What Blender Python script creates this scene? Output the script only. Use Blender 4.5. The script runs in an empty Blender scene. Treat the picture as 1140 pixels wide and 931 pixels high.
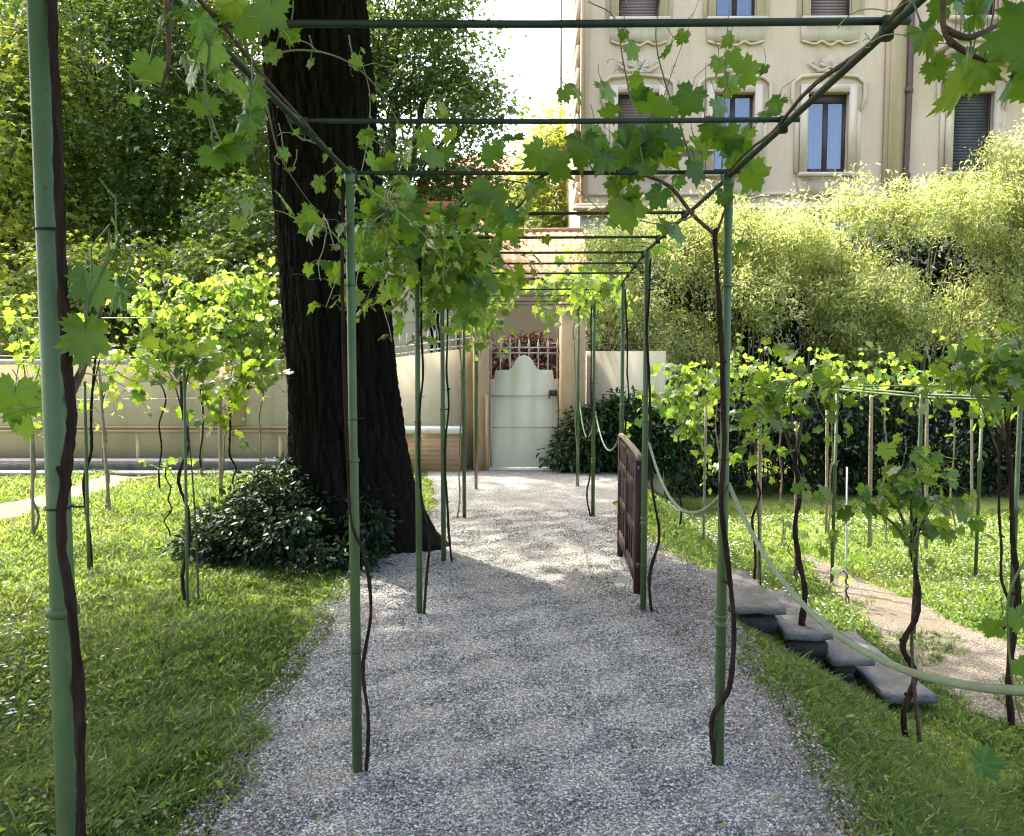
import bpy, math
import numpy as np
from mathutils import Vector
R = math.radians
rng = np.random.default_rng(11)
SC = bpy.context.scene

# ------------------------------------------------------------------ camera, sky, sun, exposure
FPX, CX, CY, CAMH = 900.0, 570.0, 465.5, 1.65
PITCH, YAW = R(3.91), R(0.51)
camd = bpy.data.cameras.new("camera"); cam = bpy.data.objects.new("camera", camd)
SC.collection.objects.link(cam); SC.camera = cam
camd.sensor_fit = 'HORIZONTAL'; camd.sensor_width = 36; camd.lens = 36 * FPX / 1140
camd.clip_start = 0.05; camd.clip_end = 2000
cam.location = (0, 0, CAMH); cam.rotation_euler = (R(90) - PITCH, 0, YAW)
W = bpy.data.worlds.new("World"); SC.world = W; W.use_nodes = True
SUN_EL, SUN_AZ = R(55), R(-45)          # the sun stands ahead and to the left
sky = W.node_tree.nodes.new('ShaderNodeTexSky'); sky.sky_type = 'NISHITA'; sky.sun_disc = False
sky.sun_elevation = SUN_EL; sky.sun_rotation = SUN_AZ; sky.air_density = .75; sky.dust_density = 6.0; sky.ozone_density = .2
bg = W.node_tree.nodes['Background']; bg.inputs[1].default_value = 0.15
W.node_tree.links.new(sky.outputs[0], bg.inputs[0])
sund = bpy.data.lights.new("sun", 'SUN'); sun = bpy.data.objects.new("sun", sund); SC.collection.objects.link(sun)
sund.energy = 2.0; sund.angle = R(0.53); sund.color = (1, .93, .80)
ldir = Vector((-math.sin(SUN_AZ) * math.cos(SUN_EL), -math.cos(SUN_AZ) * math.cos(SUN_EL), -math.sin(SUN_EL)))
sun.rotation_euler = ldir.to_track_quat('-Z', 'Y').to_euler(); sun.location = (-20, 20, 40)
vs = SC.view_settings; vs.view_transform = 'Standard'; vs.look = 'None'; vs.gamma = 1; vs.use_curve_mapping = False
vs.exposure = 3.0
SC.render.engine = 'CYCLES'
cy = SC.cycles
cy.max_bounces = 7; cy.diffuse_bounces = 4; cy.transmission_bounces = 4; cy.transparent_max_bounces = 8
cy.use_adaptive_sampling = False; cy.use_denoising = True; cy.denoising_prefilter = 'ACCURATE'; cy.denoising_quality = 'HIGH'; cy.pixel_filter_type = 'BLACKMAN_HARRIS'; cy.filter_width = 1.2; cy.sample_clamp_indirect = 6

# ------------------------------------------------------------------ pixel -> world helpers
_sp, _cp, _sy, _cy = math.sin(PITCH), math.cos(PITCH), math.sin(YAW), math.cos(YAW)
def ray(px, py):
    a, b = (px - CX) / FPX, -(py - CY) / FPX
    f, u = np.array([0, _cp, -_sp]), np.array([0, _sp, _cp])
    d = f + u * b + np.array([a, 0, 0])
    return np.array([d[0] * _cy - d[1] * _sy, d[0] * _sy + d[1] * _cy, d[2]])
CAM = np.array([0, 0, CAMH])
def G(px, py, z=0.0):
    d = ray(px, py); return CAM + d * ((z - CAMH) / d[2])
def D(px, py, dep):
    d = ray(px, py); return CAM + d * (dep / d[1])
def nrm(v):
    v = np.asarray(v, float); return v / (np.linalg.norm(v, axis=-1, keepdims=True) + 1e-12)
def sstep(t):
    t = np.clip(t, 0, 1); return t * t * (3 - 2 * t)
def vnoise(x, y, s=0):                       # smooth cheap noise, about -1..1
    x = np.asarray(x, float); y = np.asarray(y, float)
    return (np.sin(x * 1.7 + y * .6 + s) + np.sin(-x * .9 + y * 2.1 + s * 1.7 + 1) + np.sin(x * 3.1 - y * 2.7 + s * .7 + 2) * .6 + np.sin(x * 5.3 + y * 4.9 + s) * .35) / 2.4

# ------------------------------------------------------------------ mesh builder
class MB:
    def __init__(s): s.v = []; s.f = []; s.a = []; s.n = 0; s.attr = False
    def add(s, v, faces, lc=None):
        v = np.asarray(v, float).reshape(-1, 3)
        for f in (faces if isinstance(faces, list) else [faces]):
            f = np.asarray(f, int)
            if f.size: s.f.append(f + s.n)
        if lc is not None: s.attr = True
        s.a.append(np.zeros((len(v), 3)) if lc is None else np.asarray(lc, float).reshape(-1, 3))
        s.v.append(v); s.n += len(v); return s
    def mesh(s, name, off=(0, 0, 0), smooth=False):
        me = bpy.data.meshes.new(name)
        v = np.concatenate(s.v) - np.asarray(off)
        loops = np.concatenate([f.ravel() for f in s.f]); tot = np.concatenate([np.full(len(f), f.shape[1]) for f in s.f])
        st = np.concatenate([[0], np.cumsum(tot)[:-1]])
        me.vertices.add(len(v)); me.vertices.foreach_set('co', v.astype('f').ravel())
        me.loops.add(len(loops)); me.loops.foreach_set('vertex_index', loops.astype('i'))
        me.polygons.add(len(tot)); me.polygons.foreach_set('loop_start', st.astype('i')); me.polygons.foreach_set('loop_total', tot.astype('i'))
        if smooth: me.polygons.foreach_set('use_smooth', np.ones(len(tot), bool))
        if s.attr:
            at = me.attributes.new('lc', 'FLOAT_VECTOR', 'POINT'); at.data.foreach_set('vector', np.concatenate(s.a).astype('f').ravel())
        me.update(calc_edges=True); me.validate()
        return me
BOXF = np.array([[0, 3, 2, 1], [4, 5, 6, 7], [0, 1, 5, 4], [1, 2, 6, 5], [2, 3, 7, 6], [3, 0, 4, 7]])
def box(mb, x0, x1, y0, y1, z0, z1, bev=0.0):
    if bev <= 0:
        mb.add([(x0, y0, z0), (x1, y0, z0), (x1, y1, z0), (x0, y1, z0), (x0, y0, z1), (x1, y0, z1), (x1, y1, z1), (x0, y1, z1)], BOXF); return mb
    b = bev                                   # chamfered top and vertical edges
    def ring(x0, x1, y0, y1, z): return [(x0 + b, y0, z), (x1 - b, y0, z), (x1, y0 + b, z), (x1, y1 - b, z), (x1 - b, y1, z), (x0 + b, y1, z), (x0, y1 - b, z), (x0, y0 + b, z)]
    rs = [ring(x0, x1, y0, y1, z0), ring(x0, x1, y0, y1, z1 - b), ring(x0 + b, x1 - b, y0 + b, y1 - b, z1)]
    v = np.array(rs).reshape(-1, 3); f = []
    for k in range(2):
        for i in range(8): f.append([k * 8 + i, k * 8 + (i + 1) % 8, k * 8 + 8 + (i + 1) % 8, k * 8 + 8 + i])
    mb.add(v, [np.array(f), np.array([[16 + i for i in range(8)], [7 - i for i in range(8)]])]); return mb
def smooth_pts(p, k=6):
    p = np.asarray(p, float)
    if len(p) < 3: return np.array([p[0] + (p[-1] - p[0]) * t for t in np.linspace(0, 1, k + 1)])
    q = np.vstack([2 * p[0] - p[1], p, 2 * p[-1] - p[-2]]); out = []
    for i in range(1, len(q) - 2):
        for t in np.linspace(0, 1, k, endpoint=False):
            a, b, c, d = q[i - 1], q[i], q[i + 1], q[i + 2]
            out.append(.5 * (2 * b + (c - a) * t + (2 * a - 5 * b + 4 * c - d) * t * t + (3 * b - a - 3 * c + d) * t ** 3))
    out.append(p[-1]); return np.array(out)
def tube(mb, p, r, n=8, lump=0.0, cap=True):
    p = np.asarray(p, float); m = len(p)
    r = np.interp(np.linspace(0, 1, m), np.linspace(0, 1, len(np.atleast_1d(r))), np.atleast_1d(r)) if np.ndim(r) else np.full(m, float(r))
    t = nrm(np.gradient(p, axis=0)); u = np.cross(t[0], [.31, .17, .93])
    if np.linalg.norm(u) < 1e-3: u = np.cross(t[0], [1, 0, 0])
    u = nrm(u); th = np.arange(n) * 2 * math.pi / n; V = np.empty((m, n, 3))
    for i in range(m):
        u = nrm(u - t[i] * np.dot(u, t[i])); w = np.cross(t[i], u)
        rr = r[i] * (1 + (lump * rng.normal(size=n) if lump else 0))
        V[i] = p[i] + np.outer(np.cos(th) * rr, u) + np.outer(np.sin(th) * rr, w)
    a = np.arange(n); i = (np.arange(m - 1) * n)[:, None]
    f = np.stack([i + a, i + (a + 1) % n, i + n + (a + 1) % n, i + n + a], -1).reshape(-1, 4)
    fs = [f]
    if cap: fs += [np.array([a[::-1]]), np.array([a + (m - 1) * n])]
    mb.add(V.reshape(-1, 3), fs); return mb
def lathe(mb, c, prof, n=16):                 # prof: (radius, z)
    th = np.arange(n) * 2 * math.pi / n; pr = np.array(prof); m = len(pr)
    V = np.stack([c[0] + np.outer(pr[:, 0], np.cos(th)), c[1] + np.outer(pr[:, 0], np.sin(th)), np.repeat((c[2] + pr[:, 1])[:, None], n, 1)], -1)
    a = np.arange(n); i = (np.arange(m - 1) * n)[:, None]
    f = np.stack([i + a, i + (a + 1) % n, i + n + (a + 1) % n, i + n + a], -1).reshape(-1, 4)
    mb.add(V.reshape(-1, 3), [f, np.array([a[::-1]]), np.array([a + (m - 1) * n])]); return mb

# ------------------------------------------------------------------ objects
def thing(name, label, cat, loc=(0, 0, 0), group=None):
    o = bpy.data.objects.new(name, None); SC.collection.objects.link(o); o.location = tuple(loc); o.empty_display_size = .1
    o['label'] = label; o['category'] = cat
    if group: o['group'] = group
    return o
def wloc(o):
    v = np.zeros(3)
    while o: v = v + np.array(o.location); o = o.parent
    return v
def put(name, mb, m, parent=None, smooth=False, at=None, label=None, cat=None, group=None, kind=None):
    if not mb.v: return None
    off = np.zeros(3) if at is None else np.asarray(at, float)
    pw = wloc(parent) if parent else np.zeros(3)
    if at is None and parent: off = pw
    o = bpy.data.objects.new(name, mb.mesh(name, off, smooth)); SC.collection.objects.link(o)
    o.data.materials.append(m)
    if parent: o.parent = parent
    o.location = tuple(off - pw)
    for k, v in (('label', label), ('category', cat), ('group', group), ('kind', kind)):
        if v: o[k] = v
    return o

# ------------------------------------------------------------------ materials
class NT:
    def __init__(s, name):
        s.m = bpy.data.materials.new(name); s.m.use_nodes = True; s.t = s.m.node_tree; s.p = s.t.nodes['Principled BSDF']; s.out = s.t.nodes['Material Output']
    def n(s, typ, **kw):
        nd = s.t.nodes.new('ShaderNode' + typ)
        for k, v in kw.items():
            if k.startswith('i_'):
                key = k[2:]; key = int(key) if key.isdigit() else key.replace('_', ' ')
                if isinstance(v, bpy.types.NodeSocket): s.t.links.new(v, nd.inputs[key])
                else: nd.inputs[key].default_value = v
            else: setattr(nd, k, v)
        return nd
    def l(s, a, b): s.t.links.new(a, b)
    def co(s, out='Object'): return s.n('TexCoord').outputs[out]
    def noise(s, scale, detail=5, rough=.6, vec=None, out='Fac', dist=0.0):
        return s.n('TexNoise', i_Vector=vec or s.co(), i_Scale=scale, i_Detail=detail, i_Roughness=rough, i_Distortion=dist).outputs[out]
    def ramp(s, fac, stops):
        r = s.n('ValToRGB', i_Fac=fac); e = r.color_ramp.elements
        while len(e) < len(stops): e.new(.5)
        for k, (p, c) in enumerate(stops): e[k].position = p; e[k].color = (*c, 1) if len(c) == 3 else c
        return r.outputs[0]
    def mix(s, f, a, b, mode='MIX'):
        nd = s.n('Mix', data_type='RGBA', blend_type=mode)
        for k, v in ((0, f), (6, a), (7, b)):
            if isinstance(v, bpy.types.NodeSocket): s.l(v, nd.inputs[k])
            else: nd.inputs[k].default_value = v if k == 0 else (*v, 1)
        return nd.outputs[2]
    def math(s, op, a, b=0.0, c=0.0):
        nd = s.n('Math', operation=op)
        for k, v in enumerate((a, b, c)):
            if isinstance(v, bpy.types.NodeSocket): s.l(v, nd.inputs[k])
            else: nd.inputs[k].default_value = v
        return nd.outputs[0]
    def bump(s, h, strength, dist=.01):
        b = s.n('Bump', i_Height=h, i_Strength=strength, i_Distance=dist); s.l(b.outputs[0], s.p.inputs['Normal']); return b.outputs[0]
    def set(s, col, rough=.7, spec=.3, metal=0.0):
        for k, v in (('Base Color', col), ('Roughness', rough), ('Specular IOR Level', spec), ('Metallic', metal)):
            if isinstance(v, bpy.types.NodeSocket): s.l(v, s.p.inputs[k])
            else: s.p.inputs[k].default_value = (*v, 1) if isinstance(v, tuple) else v
        return s.m
def basic(name, c1, c2=None, scale=6, rough=.75, spec=.3, bump=.0, bscale=40, metal=0, bdist=.01, c3=None, stain=0.0):
    t = NT(name); c2 = c2 or tuple(x * .75 for x in c1)
    col = t.mix(t.ramp(t.noise(scale, 7), [(.35, (0, 0, 0)), (.65, (1, 1, 1))]), c1, c2)
    if c3: col = t.mix(t.math('MULTIPLY', t.ramp(t.noise(scale * .23, 9, .75), [(.5, (0, 0, 0)), (.72, (1, 1, 1))]), stain), col, c3)
    if bump: t.bump(t.noise(bscale, 6), bump, bdist)
    return t.set(col, rough, spec, metal)
def leafmat(name, dark, light, tr_dark, tr_light, trans=.45, rough=.45, veins=False, spec=.35):
    t = NT(name); a = t.n('Attribute', attribute_name='lc'); sp = t.n('SeparateXYZ', i_0=a.outputs['Vector']); rnd = sp.outputs[2]
    col = t.mix(rnd, dark, light); tcol = t.mix(rnd, tr_dark, tr_light)
    if veins:
        ang = t.math('ARCTAN2', sp.outputs[1], sp.outputs[0]); d = t.math('PINGPONG', ang, R(26))
        rr = t.math('SQRT', t.math('ADD', t.math('POWER', sp.outputs[0], 2), t.math('POWER', sp.outputs[1], 2)))
        side = t.math('MULTIPLY', rr, t.math('SINE', d))
        v1 = t.math('LESS_THAN', side, .016)
        w = t.math('PINGPONG', t.math('SUBTRACT', t.math('MULTIPLY', rr, 1.0), side), .085)
        v2 = t.math('LESS_THAN', w, .007)
        vm = t.math('MAXIMUM', v1, t.math('MULTIPLY', v2, .55))
        col = t.mix(t.math('MULTIPLY', vm, .55), col, (.22, .30, .10)); tcol = t.mix(t.math('MULTIPLY', vm, .5), tcol, tuple(x * .45 for x in tr_dark))
        sc = t.n('VectorMath', operation='MULTIPLY', i_0=a.outputs['Vector'], i_1=(1, 1, 37)).outputs[0]; sp2 = t.math('MULTIPLY', t.ramp(t.noise(3.2, 5, .7, sc), [(.60, (0, 0, 0)), (.72, (1, 1, 1))]), .55); col = t.mix(sp2, col, (.16, .15, .045)); col = t.mix(t.math('MULTIPLY', t.noise(1.6, 3, vec=sc), .5), col, tuple(x * .6 for x in dark)); n2 = t.noise(30, 4, vec=a.outputs['Vector']); t.bump(t.math('ADD', n2, t.math('MULTIPLY', vm, -.9)), .35, .004)
    t.set(col, rough, spec)
    tb = t.n('BsdfTranslucent', i_Color=tcol); mx = t.n('MixShader', i_0=trans, i_1=t.p.outputs[0], i_2=tb.outputs[0]); t.l(mx.outputs[0], t.out.inputs[0])
    return t.m
M = {}
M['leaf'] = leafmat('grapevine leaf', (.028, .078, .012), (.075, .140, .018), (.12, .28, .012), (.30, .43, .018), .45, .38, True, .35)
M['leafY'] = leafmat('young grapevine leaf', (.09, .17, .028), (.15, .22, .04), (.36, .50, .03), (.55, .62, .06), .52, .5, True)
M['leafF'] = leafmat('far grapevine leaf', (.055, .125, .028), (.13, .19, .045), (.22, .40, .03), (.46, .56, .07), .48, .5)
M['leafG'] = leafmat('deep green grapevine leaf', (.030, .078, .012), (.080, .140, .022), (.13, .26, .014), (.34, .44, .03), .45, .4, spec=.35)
M['bushleaf'] = leafmat('garden bush leaf', (.045, .085, .018), (.10, .14, .028), (.15, .24, .02), (.34, .40, .04), .42, .5)
M['plum'] = leafmat('dark red leaf', (.035, .010, .010), (.07, .02, .016), (.12, .02, .015), (.2, .05, .03), .3, .4)
M['maple'] = leafmat('maple leaf', (.024, .056, .014), (.066, .112, .024), (.085, .175, .018), (.23, .33, .03), .40, .4)
M['crownleaf'] = leafmat('shade tree leaf', (.035, .07, .018), (.08, .12, .025), (.10, .19, .02), (.24, .33, .03), .35, .4)
M['yellowtree'] = leafmat('pale tree leaf', (.09, .14, .03), (.16, .19, .04), (.40, .48, .05), (.6, .6, .09), .5, .5)
M['bamboo'] = leafmat('bamboo leaf', (.095, .14, .035), (.50, .50, .24), (.34, .44, .06), (.78, .79, .32), .48, .5)
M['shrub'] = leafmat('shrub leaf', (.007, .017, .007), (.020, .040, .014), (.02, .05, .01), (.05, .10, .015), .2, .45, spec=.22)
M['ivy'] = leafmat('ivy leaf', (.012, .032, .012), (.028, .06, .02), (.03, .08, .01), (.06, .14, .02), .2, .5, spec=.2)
M['dry'] = leafmat('fallen leaf', (.13, .125, .045), (.28, .26, .12), (.3, .3, .1), (.5, .5, .2), .25, .6)
M['litter'] = leafmat('brown leaf litter', (.09, .065, .045), (.24, .18, .12), (.1, .07, .04), (.2, .15, .1), .1, .8)
M['petal'] = leafmat('daisy petal', (.7, .7, .66), (.8, .8, .78), (.6, .6, .5), (.7, .7, .6), .2, .6)
def grassmat():
    t = NT('grass blade'); a = t.n('Attribute', attribute_name='lc'); sp = t.n('SeparateXYZ', i_0=a.outputs['Vector'])
    c = t.ramp(sp.outputs[2], [(0, (.014, .042, .008)), (.45, (.065, .118, .018)), (.85, (.135, .16, .035)), (1, (.30, .28, .14))])
    tc = t.ramp(sp.outputs[2], [(0, (.16, .30, .03)), (.6, (.34, .46, .05)), (1, (.6, .55, .2))])
    t.set(c, .55, .25); tb = t.n('BsdfTranslucent', i_Color=tc); mx = t.n('MixShader', i_0=.42, i_1=t.p.outputs[0], i_2=tb.outputs[0]); t.l(mx.outputs[0], t.out.inputs[0]); return t.m
M['grass'] = grassmat()
def groundmat():
    t = NT('lawn soil'); a = t.noise(1.3, 6); b = t.noise(14, 8, .75)
    c = t.mix(t.ramp(b, [(.3, (0, 0, 0)), (.7, (1, 1, 1))]), (.075, .115, .022), (.16, .185, .045))
    c = t.mix(t.ramp(a, [(.55, (0, 0, 0)), (.72, (.8, .8, .8))]), c, (.17, .14, .085))
    t.bump(t.noise(60, 6), .7, .03); return t.set(c, .97, .04)
M['ground'] = groundmat()
def gravelmat(name, lo, mid, hi, warm, warmf):
    t = NT(name); co = t.co(); v = t.n('TexVoronoi', i_Vector=co, i_Scale=125, i_Randomness=1.0); s = t.n('SeparateColor', i_0=v.outputs['Color'])
    c = t.ramp(s.outputs[0], [(0, lo), (.45, mid), (.8, hi), (1, tuple(min(.75, x * 1.5) for x in hi))])
    edge = t.ramp(v.outputs['Distance'], [(.45, (1, 1, 1)), (.8, (.35, .35, .36))]); c = t.mix(1.0, c, edge, 'MULTIPLY')
    big = t.ramp(t.noise(1.1, 7, .7), [(.42, (0, 0, 0)), (.7, (1, 1, 1))]); c = t.mix(t.math('MULTIPLY', big, warmf), c, warm)
    h = t.math('ADD', t.math('MULTIPLY', v.outputs['Distance'], -1.0), t.math('MULTIPLY', t.noise(30, 5), .6))
    tr_ = t.noise(2.2, 6, .65, t.n('Mapping', i_Vector=co, i_Scale=(1.6, .22, 1)).outputs[0]); c = t.mix(t.math('MULTIPLY', t.ramp(tr_, [(.45, (0, 0, 0)), (.72, (1, 1, 1))]), .5), c, warm); t.bump(h, .8, .012); return t.set(c, .85, .3)
M['gravel'] = gravelmat('gravel', (.050, .051, .045), (.196, .202, .182), (.42, .425, .39), (.19, .165, .135), .6)
M['gravel_low'] = gravelmat('lower gravel', (.055, .046, .033), (.155, .132, .095), (.28, .25, .20), (.14, .112, .07), .7)
def pebmat():
    t = NT('pebble'); a = t.n('Attribute', attribute_name='lc'); sp = t.n('SeparateXYZ', i_0=a.outputs['Vector'])
    c = t.ramp(sp.outputs[2], [(0, (.045, .046, .041)), (.4, (.163, .168, .150)), (.75, (.35, .355, .325)), (.93, (.55, .53, .50)), (1, (.33, .25, .17))]); return t.set(c, .8, .35)
M['pebble'] = pebmat()
M['paint'] = basic('green pole paint', (.066, .108, .036), (.050, .084, .028), 7, .5, .35, .25, 70, c3=(.075, .060, .035), stain=.8)
def paintmat():
    t = NT('worn green pole paint'); n1 = t.noise(7, 6); c = t.mix(t.ramp(n1, [(.35, (0, 0, 0)), (.65, (1, 1, 1))]), (.070, .112, .040), (.052, .086, .030))
    mp = t.n('Mapping', i_Vector=t.co(), i_Scale=(1, 1, .25)); c = t.mix(t.math('MULTIPLY', t.ramp(t.noise(11, 8, .75, mp.outputs[0]), [(.52, (0, 0, 0)), (.70, (1, 1, 1))]), .55), c, (.045, .042, .022))
    ch = t.ramp(t.noise(55, 4, .6), [(.66, (0, 0, 0)), (.69, (1, 1, 1))]); c = t.mix(t.math('MULTIPLY', ch, .8), c, (.075, .035, .018))
    t.bump(t.math('ADD', t.noise(60, 6), t.math('MULTIPLY', ch, -1.0)), .25, .004); return t.set(c, t.math('ADD', .42, t.math('MULTIPLY', n1, .25)), .35)
M['paint'] = paintmat()
M['iron'] = basic('dark green iron', (.018, .032, .018), (.014, .020, .014), 14, .6, .25, .2, 80)
M['rope'] = basic('pale green cord', (.155, .195, .115), (.12, .15, .085), 20, .55, .35, .2, 220)
M['tie'] = basic('black tie', (.012, .012, .012), None, 10, .5)
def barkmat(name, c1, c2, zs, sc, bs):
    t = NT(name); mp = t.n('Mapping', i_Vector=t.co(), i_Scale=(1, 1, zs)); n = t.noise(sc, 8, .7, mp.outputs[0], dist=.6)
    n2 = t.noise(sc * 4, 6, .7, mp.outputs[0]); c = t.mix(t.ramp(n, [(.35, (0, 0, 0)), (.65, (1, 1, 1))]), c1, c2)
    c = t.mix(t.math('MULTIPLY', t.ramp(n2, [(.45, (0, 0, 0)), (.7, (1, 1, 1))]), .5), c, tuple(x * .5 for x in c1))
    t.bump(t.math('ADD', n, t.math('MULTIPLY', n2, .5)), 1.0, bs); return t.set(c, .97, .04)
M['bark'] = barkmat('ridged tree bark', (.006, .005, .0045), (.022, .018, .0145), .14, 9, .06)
M['branch'] = barkmat('branch bark', (.045, .035, .028), (.10, .08, .06), .3, 9, .02)
M['vine'] = barkmat('shaggy vine bark', (.016, .010, .008), (.046, .029, .021), .12, 45, .006)
M['vinepale'] = barkmat('pale vine bark', (.16, .12, .075), (.28, .22, .14), .12, 45, .006)
M['cane'] = basic('vine shoot', (.10, .085, .04), (.12, .14, .05), 12, .6)
M['canegreen'] = basic('green vine shoot', (.22, .28, .10), (.28, .24, .12), 12, .5)
M['canedark'] = basic('woody vine cane', (.055, .032, .022), (.11, .07, .045), 30, .8, .2, .5, 90)
M['culm'] = basic('bamboo culm', (.16, .15, .05), (.10, .09, .04), 8, .5)
M['wood'] = basic('brown gate paint', (.026, .011, .009), (.045, .020, .015), 18, .6, .3, .3, 60)
M['woodpale'] = basic('weathered stake wood', (.30, .25, .18), (.20, .16, .11), 25, .85, .2, .4, 90)
def stucco(name, c1, c2, c3, stain, bump=.25):
    t = NT(name); co = t.co(); mp = t.n('Mapping', i_Vector=co, i_Scale=(1.4, 1.4, .14))
    c = t.mix(t.ramp(t.noise(1.2, 8, .7), [(.35, (0, 0, 0)), (.68, (1, 1, 1))]), c1, c2)
    c = t.mix(t.math('MULTIPLY', t.ramp(t.noise(2.3, 9, .78, mp.outputs[0]), [(.47, (0, 0, 0)), (.72, (1, 1, 1))]), stain), c, c3); c = t.mix(t.math('MULTIPLY', t.ramp(t.noise(14, 6, .7), [(.55, (0, 0, 0)), (.75, (1, 1, 1))]), stain * .35), c, c3)
    t.bump(t.noise(45, 6), bump, .012); return t.set(c, .93, .15)
M['facade'] = stucco('cream facade plaster', (.57, .445, .325), (.51, .39, .28), (.42, .31, .20), .65)
M['facadetrim'] = stucco('pale facade stone', (.56, .475, .365), (.50, .41, .31), (.34, .27, .19), .55)
M['facadegrey'] = stucco('grey ground floor stone', (.36, .33, .31), (.31, .28, .26), (.24, .20, .17), .5)
M['wallcream'] = stucco('garden wall plaster', (.46, .39, .24), (.41, .345, .205), (.27, .23, .13), .7)
M['wallpale'] = stucco('pale wall plaster', (.50, .44, .31), (.45, .395, .275), (.30, .27, .18), .65)
M['pier'] = stucco('ochre pier plaster', (.47, .34, .21), (.39, .27, .16), (.24, .17, .11), .8, .6)
M['terracotta'] = stucco('terracotta wall plaster', (.62, .45, .28), (.56, .39, .235), (.45, .31, .20), .5)
M['gatepaint'] = stucco('sage gate paint', (.55, .525, .40), (.52, .495, .375), (.40, .39, .29), .2, .03)
M['stone'] = basic('grey step stone', (.165, .158, .145), (.10, .095, .087), 9, .9, .2, .8, 35, bdist=.03, c3=(.09, .10, .05), stain=.6)
M['stonedark'] = basic('dark mossy stone', (.055, .05, .045), (.03, .028, .024), 12, .95, .1, .8, 40, bdist=.02, c3=(.04, .055, .02), stain=.5)
M['whitestone'] = basic('white stone', (.66, .64, .58), (.55, .53, .47), 8, .8, .2, .3, 30)
M['kerbstone'] = basic('kerb stone', (.42, .40, .36), (.32, .30, .27), 8, .9, .2, .3, 30)
M['darkmetal'] = basic('dark iron', (.03, .03, .03), (.05, .045, .04), 20, .5, .4)
M['palemetal'] = basic('pale painted iron', (.42, .42, .37), (.34, .34, .30), 20, .5, .4)
M['shutter'] = basic('brown roller shutter', (.20, .145, .135), (.17, .12, .115), 3, .6)
M['shutgrey'] = basic('grey shutter', (.085, .085, .088), (.065, .065, .068), 3, .6)
M['winframe'] = basic('dark window frame', (.06, .05, .05), None, 8, .5)
M['curtain'] = basic('curtain cloth', (.13, .16, .20), (.09, .115, .15), 5, .9)
M['pipe'] = basic('brown downpipe', (.11, .065, .055), (.09, .05, .045), 6, .5)
M['hole'] = basic('dark opening', (.012, .012, .013), None, 5, .9)
M['tile'] = basic('old terracotta tile', (.42, .235, .14), (.33, .18, .105), 9, .9, .15, .5, 30, c3=(.30, .25, .17), stain=.7)
M['roof'] = basic('red roof tile', (.42, .15, .09), (.32, .11, .07), 8, .85, .2, .5, 20)
M['grey'] = basic('grey sheet metal', (.20, .21, .22), None, 5, .5)
def glassmat():
    t = NT('window glass'); tr = t.n('BsdfTransparent', i_Color=(.60, .68, .74, 1)); gl = t.n('BsdfGlossy', i_Color=(.85, .9, 1, 1), i_Roughness=.03)
    mx = t.n('MixShader', i_0=.14, i_1=tr.outputs[0], i_2=gl.outputs[0]); t.l(mx.outputs[0], t.out.inputs[0]); return t.m
M['glass'] = glassmat()
def brickmat():
    t = NT('old orange brick'); b = t.n('TexBrick', i_Vector=t.n('Mapping', i_Vector=t.co(), i_Rotation=(R(90), 0, 0)).outputs[0], i_Scale=1.0, i_Color1=(.46, .25, .11, 1), i_Color2=(.34, .17, .08, 1), i_Mortar=(.40, .33, .22, 1))
    b.inputs['Brick Width'].default_value = .25; b.inputs['Row Height'].default_value = .07; b.inputs['Mortar Size'].default_value = .009
    c = t.mix(t.math('MULTIPLY', t.noise(5, 8, .75), .6), b.outputs['Color'], (.30, .22, .13)); t.bump(t.math('ADD', t.math('MULTIPLY', b.outputs['Fac'], -1), t.noise(30, 5)), .7, .01); return t.set(c, .92, .15)
M['brick'] = brickmat()

# ------------------------------------------------------------------ leaf templates  (x = towards the tip, z = upper side)
def grape_template(n, inner=True):
    an = np.array([0, 14, 28, 42, 56, 70, 84, 98, 112, 128, 148, 166, 180]); ra = np.array([1, .88, .66, .78, .93, .78, .55, .66, .76, .64, .62, .46, .12])
    th = (np.arange(n) / n) * 360; th = np.where(th > 180, th - 360, th); r = np.interp(np.abs(th), an, ra)
    if n > 16: r = r * np.where(np.arange(n) % 2 == 0, 1.07, .86)
    th = np.radians(th); x, y = r * np.cos(th), r * np.sin(th)
    def lift(x, y):
        rr = np.hypot(x, y); a = np.arctan2(y, x); return -.30 * rr ** 2 + .05 * np.cos(a * 360 / 52) * rr + .16 * np.abs(y)
    o = np.stack([x, y, lift(x, y)], 1); a = np.arange(n)
    if inner:
        i = o * .55; i[:, 2] = lift(i[:, 0], i[:, 1]); v = np.vstack([[[0, 0, 0]], i, o])
        f = [np.stack([np.zeros(n, int), 1 + a, 1 + (a + 1) % n], 1), np.stack([1 + a, 1 + n + a, 1 + n + (a + 1) % n, 1 + (a + 1) % n], 1)]
    else: v = np.vstack([[[0, 0, 0]], o]); f = [np.stack([np.zeros(n, int), 1 + a, 1 + (a + 1) % n], 1)]
    return v, f
T_HI = grape_template(46); T_LO = grape_template(22, False); T_MID = grape_template(34)
T_OVAL = (np.array([[0, 0, 0], [.35, .26, .05], [.75, .20, .0], [1, 0, -.12], [.75, -.20, .0], [.35, -.26, .05], [.5, 0, -.04]]), [np.array([[0, 6, 1], [1, 6, 2], [2, 6, 3], [3, 6, 4], [4, 6, 5], [5, 6, 0]])])
T_STAR = (np.array([[0, 0, 0], [.45, .16, 0], [.55, .55, -.1], [.72, .17, -.02], [1, 0, -.14], [.72, -.17, -.02], [.55, -.55, -.1], [.45, -.16, 0]]), [np.array([[0, 3, 1], [1, 3, 2], [0, 5, 3], [3, 5, 4], [0, 7, 5], [7, 6, 5]])])
T_LANCE = (np.array([[0, 0, 0], [.45, .15, .03], [1, 0, -.1], [.45, -.15, .03]]), [np.array([[0, 3, 2, 1]])])
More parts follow.
